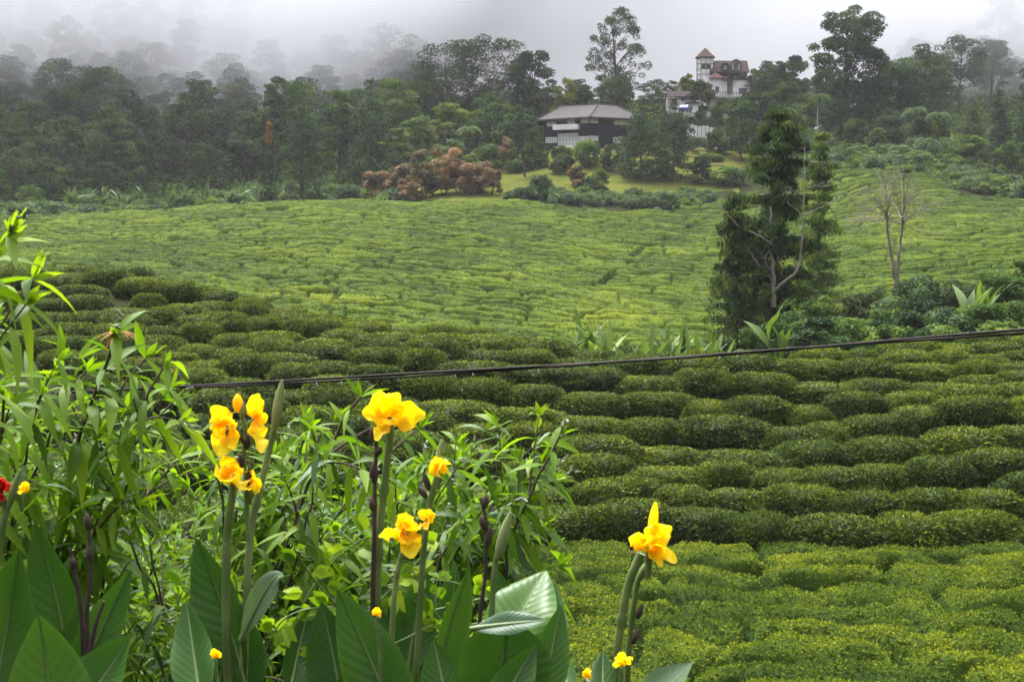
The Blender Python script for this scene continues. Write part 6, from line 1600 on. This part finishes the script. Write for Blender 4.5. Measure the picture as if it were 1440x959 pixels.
flower(r, o_, 874, 936, 2.72, 46, [(-.1, 1, .4, .6, .35), (.3, .7, .4, .55, .35), (-.3, .6, .6, .5, .35)], 32); flower(r, o_, 822, 952, 2.7, 34, [(0, 1, .4, .5, .4), (.4, .5, .4, .5, .4)], 33)
canna_leaf(r, o_, (852, 1040, 2.65), (848, 915, 2.62), 58, (.1, -1, .4), .06, 'canna', .25, .3)
canna_leaf(r, o_, (890, 1010, 2.6), (975, 930, 2.55), 62, (-.3, -.7, 1), .04, 'canna_grey', .62, .3)

# creeping vine with small heart shaped leaves
vn_ = thing('creeping_vine', 'thin light green vine with small heart shaped leaves between the lilies', 'vine', at(440, 900, 2.9))
o_ = at(440, 900, 2.9); g1, g2 = Geo(), Geo(); r2 = np.random.default_rng(17)
for q in range(15):
    a = at(r2.uniform(370, 720), r2.uniform(880, 980), 2.95) - o_; b = at(r2.uniform(380, 740), r2.uniform(745, 900), 2.95 + r2.uniform(-.15, .2)) - o_
    p = bez(a, (a + b) / 2 + r2.normal(0, .07, 3), b, 14); tube(g1, p, [.0018] * 14, 4)
    for j in range(1, 14):
        if r2.random() < .65:
            d = unit(r2.normal(0, 1, 3) * [1, .5, .6] + [0, -.2, -.1]); P = p[j:j + 1] + d * .015; s_ = r2.uniform(.022, .048)
            for sg in (-1, 1):
                Sd = unit(np.cross(d, [0, -1, .3])) * sg
                blades(g2, P, unit((d + Sd * .22)[None]), unit(np.array([[0, -1, .5]]) + r2.normal(0, .3, (1, 3))), s_, s_ * .62, np.clip(r2.normal(.75, .15), 0, 1), 4, .2, 0, .1, .3)
link('stems', g1.mesh('stems', M['stem']), vn_); link('foliage', g2.mesh('foliage', M['lance']), vn_)

# the cable with hanging water drops
M['cable'] = plain_mat('black_cable', (0.020, 0.018, 0.016), (0.042, 0.034, 0.028), 6, .75, spec=0.15)
mw, nd, lk = new_mat('water_drop'); pq = nd.new('ShaderNodeBsdfPrincipled'); pq.inputs['Base Color'].default_value = (.9, .92, .94, 1); pq.inputs['Roughness'].default_value = .03; pq.inputs['Transmission Weight'].default_value = .45; pq.inputs['IOR'].default_value = 1.33
oo = nd.new('ShaderNodeOutputMaterial'); lk.new(pq.outputs[0], oo.inputs['Surface']); M['drop'] = mw
cpx = np.array([-500, 0, 180, 430, 720, 880, 1000, 1160, 1300, 1440, 1900]); cpy = np.array([574, 556, 547.5, 536, 518.5, 508, 499.5, 487, 476.5, 466, 432]); cY = np.interp(cpx, [-500, 1900], [11.5, 7.0])
xs = np.linspace(-500, 1900, 160); cp = np.array([at(a, b, c_) for a, b, c_ in zip(xs, pchip(cpx, cpy, xs), np.interp(xs, [-500, 1900], [11.5, 7.0]))])
cb = thing('cable', 'dark twin strand cable strung across the view above the tea rows', 'cable', cp[0]); cp = cp - cp[0]
for sg in (-1, 1):
    ph = np.linspace(0, 60, 160); g = Geo(); tube(g, cp + np.stack([0 * ph, .006 * np.sin(ph) * sg, .007 * np.cos(ph * .25) * sg + .004 * sg], 1), [.0085 if sg > 0 else .0075] * 160, 8); link('strand', g.mesh('strand', M['cable']), cb)
for px_ in (292, 335, 445, 480, 500, 560, 590, 640, 665, 757, 950, 1012, 1037, 1180):
    c = np.array([np.interp(px_, xs, cp[:, k_]) for k_ in range(3)]); g = Geo(); tube(g, c + np.array([[0, 0, -.010], [0, 0, -.016], [0, 0, -.023], [0, 0, -.027]]), [.003, .0055, .006, .002], 8); link('water_drop', g.mesh('water_drop', M['drop']), cb)
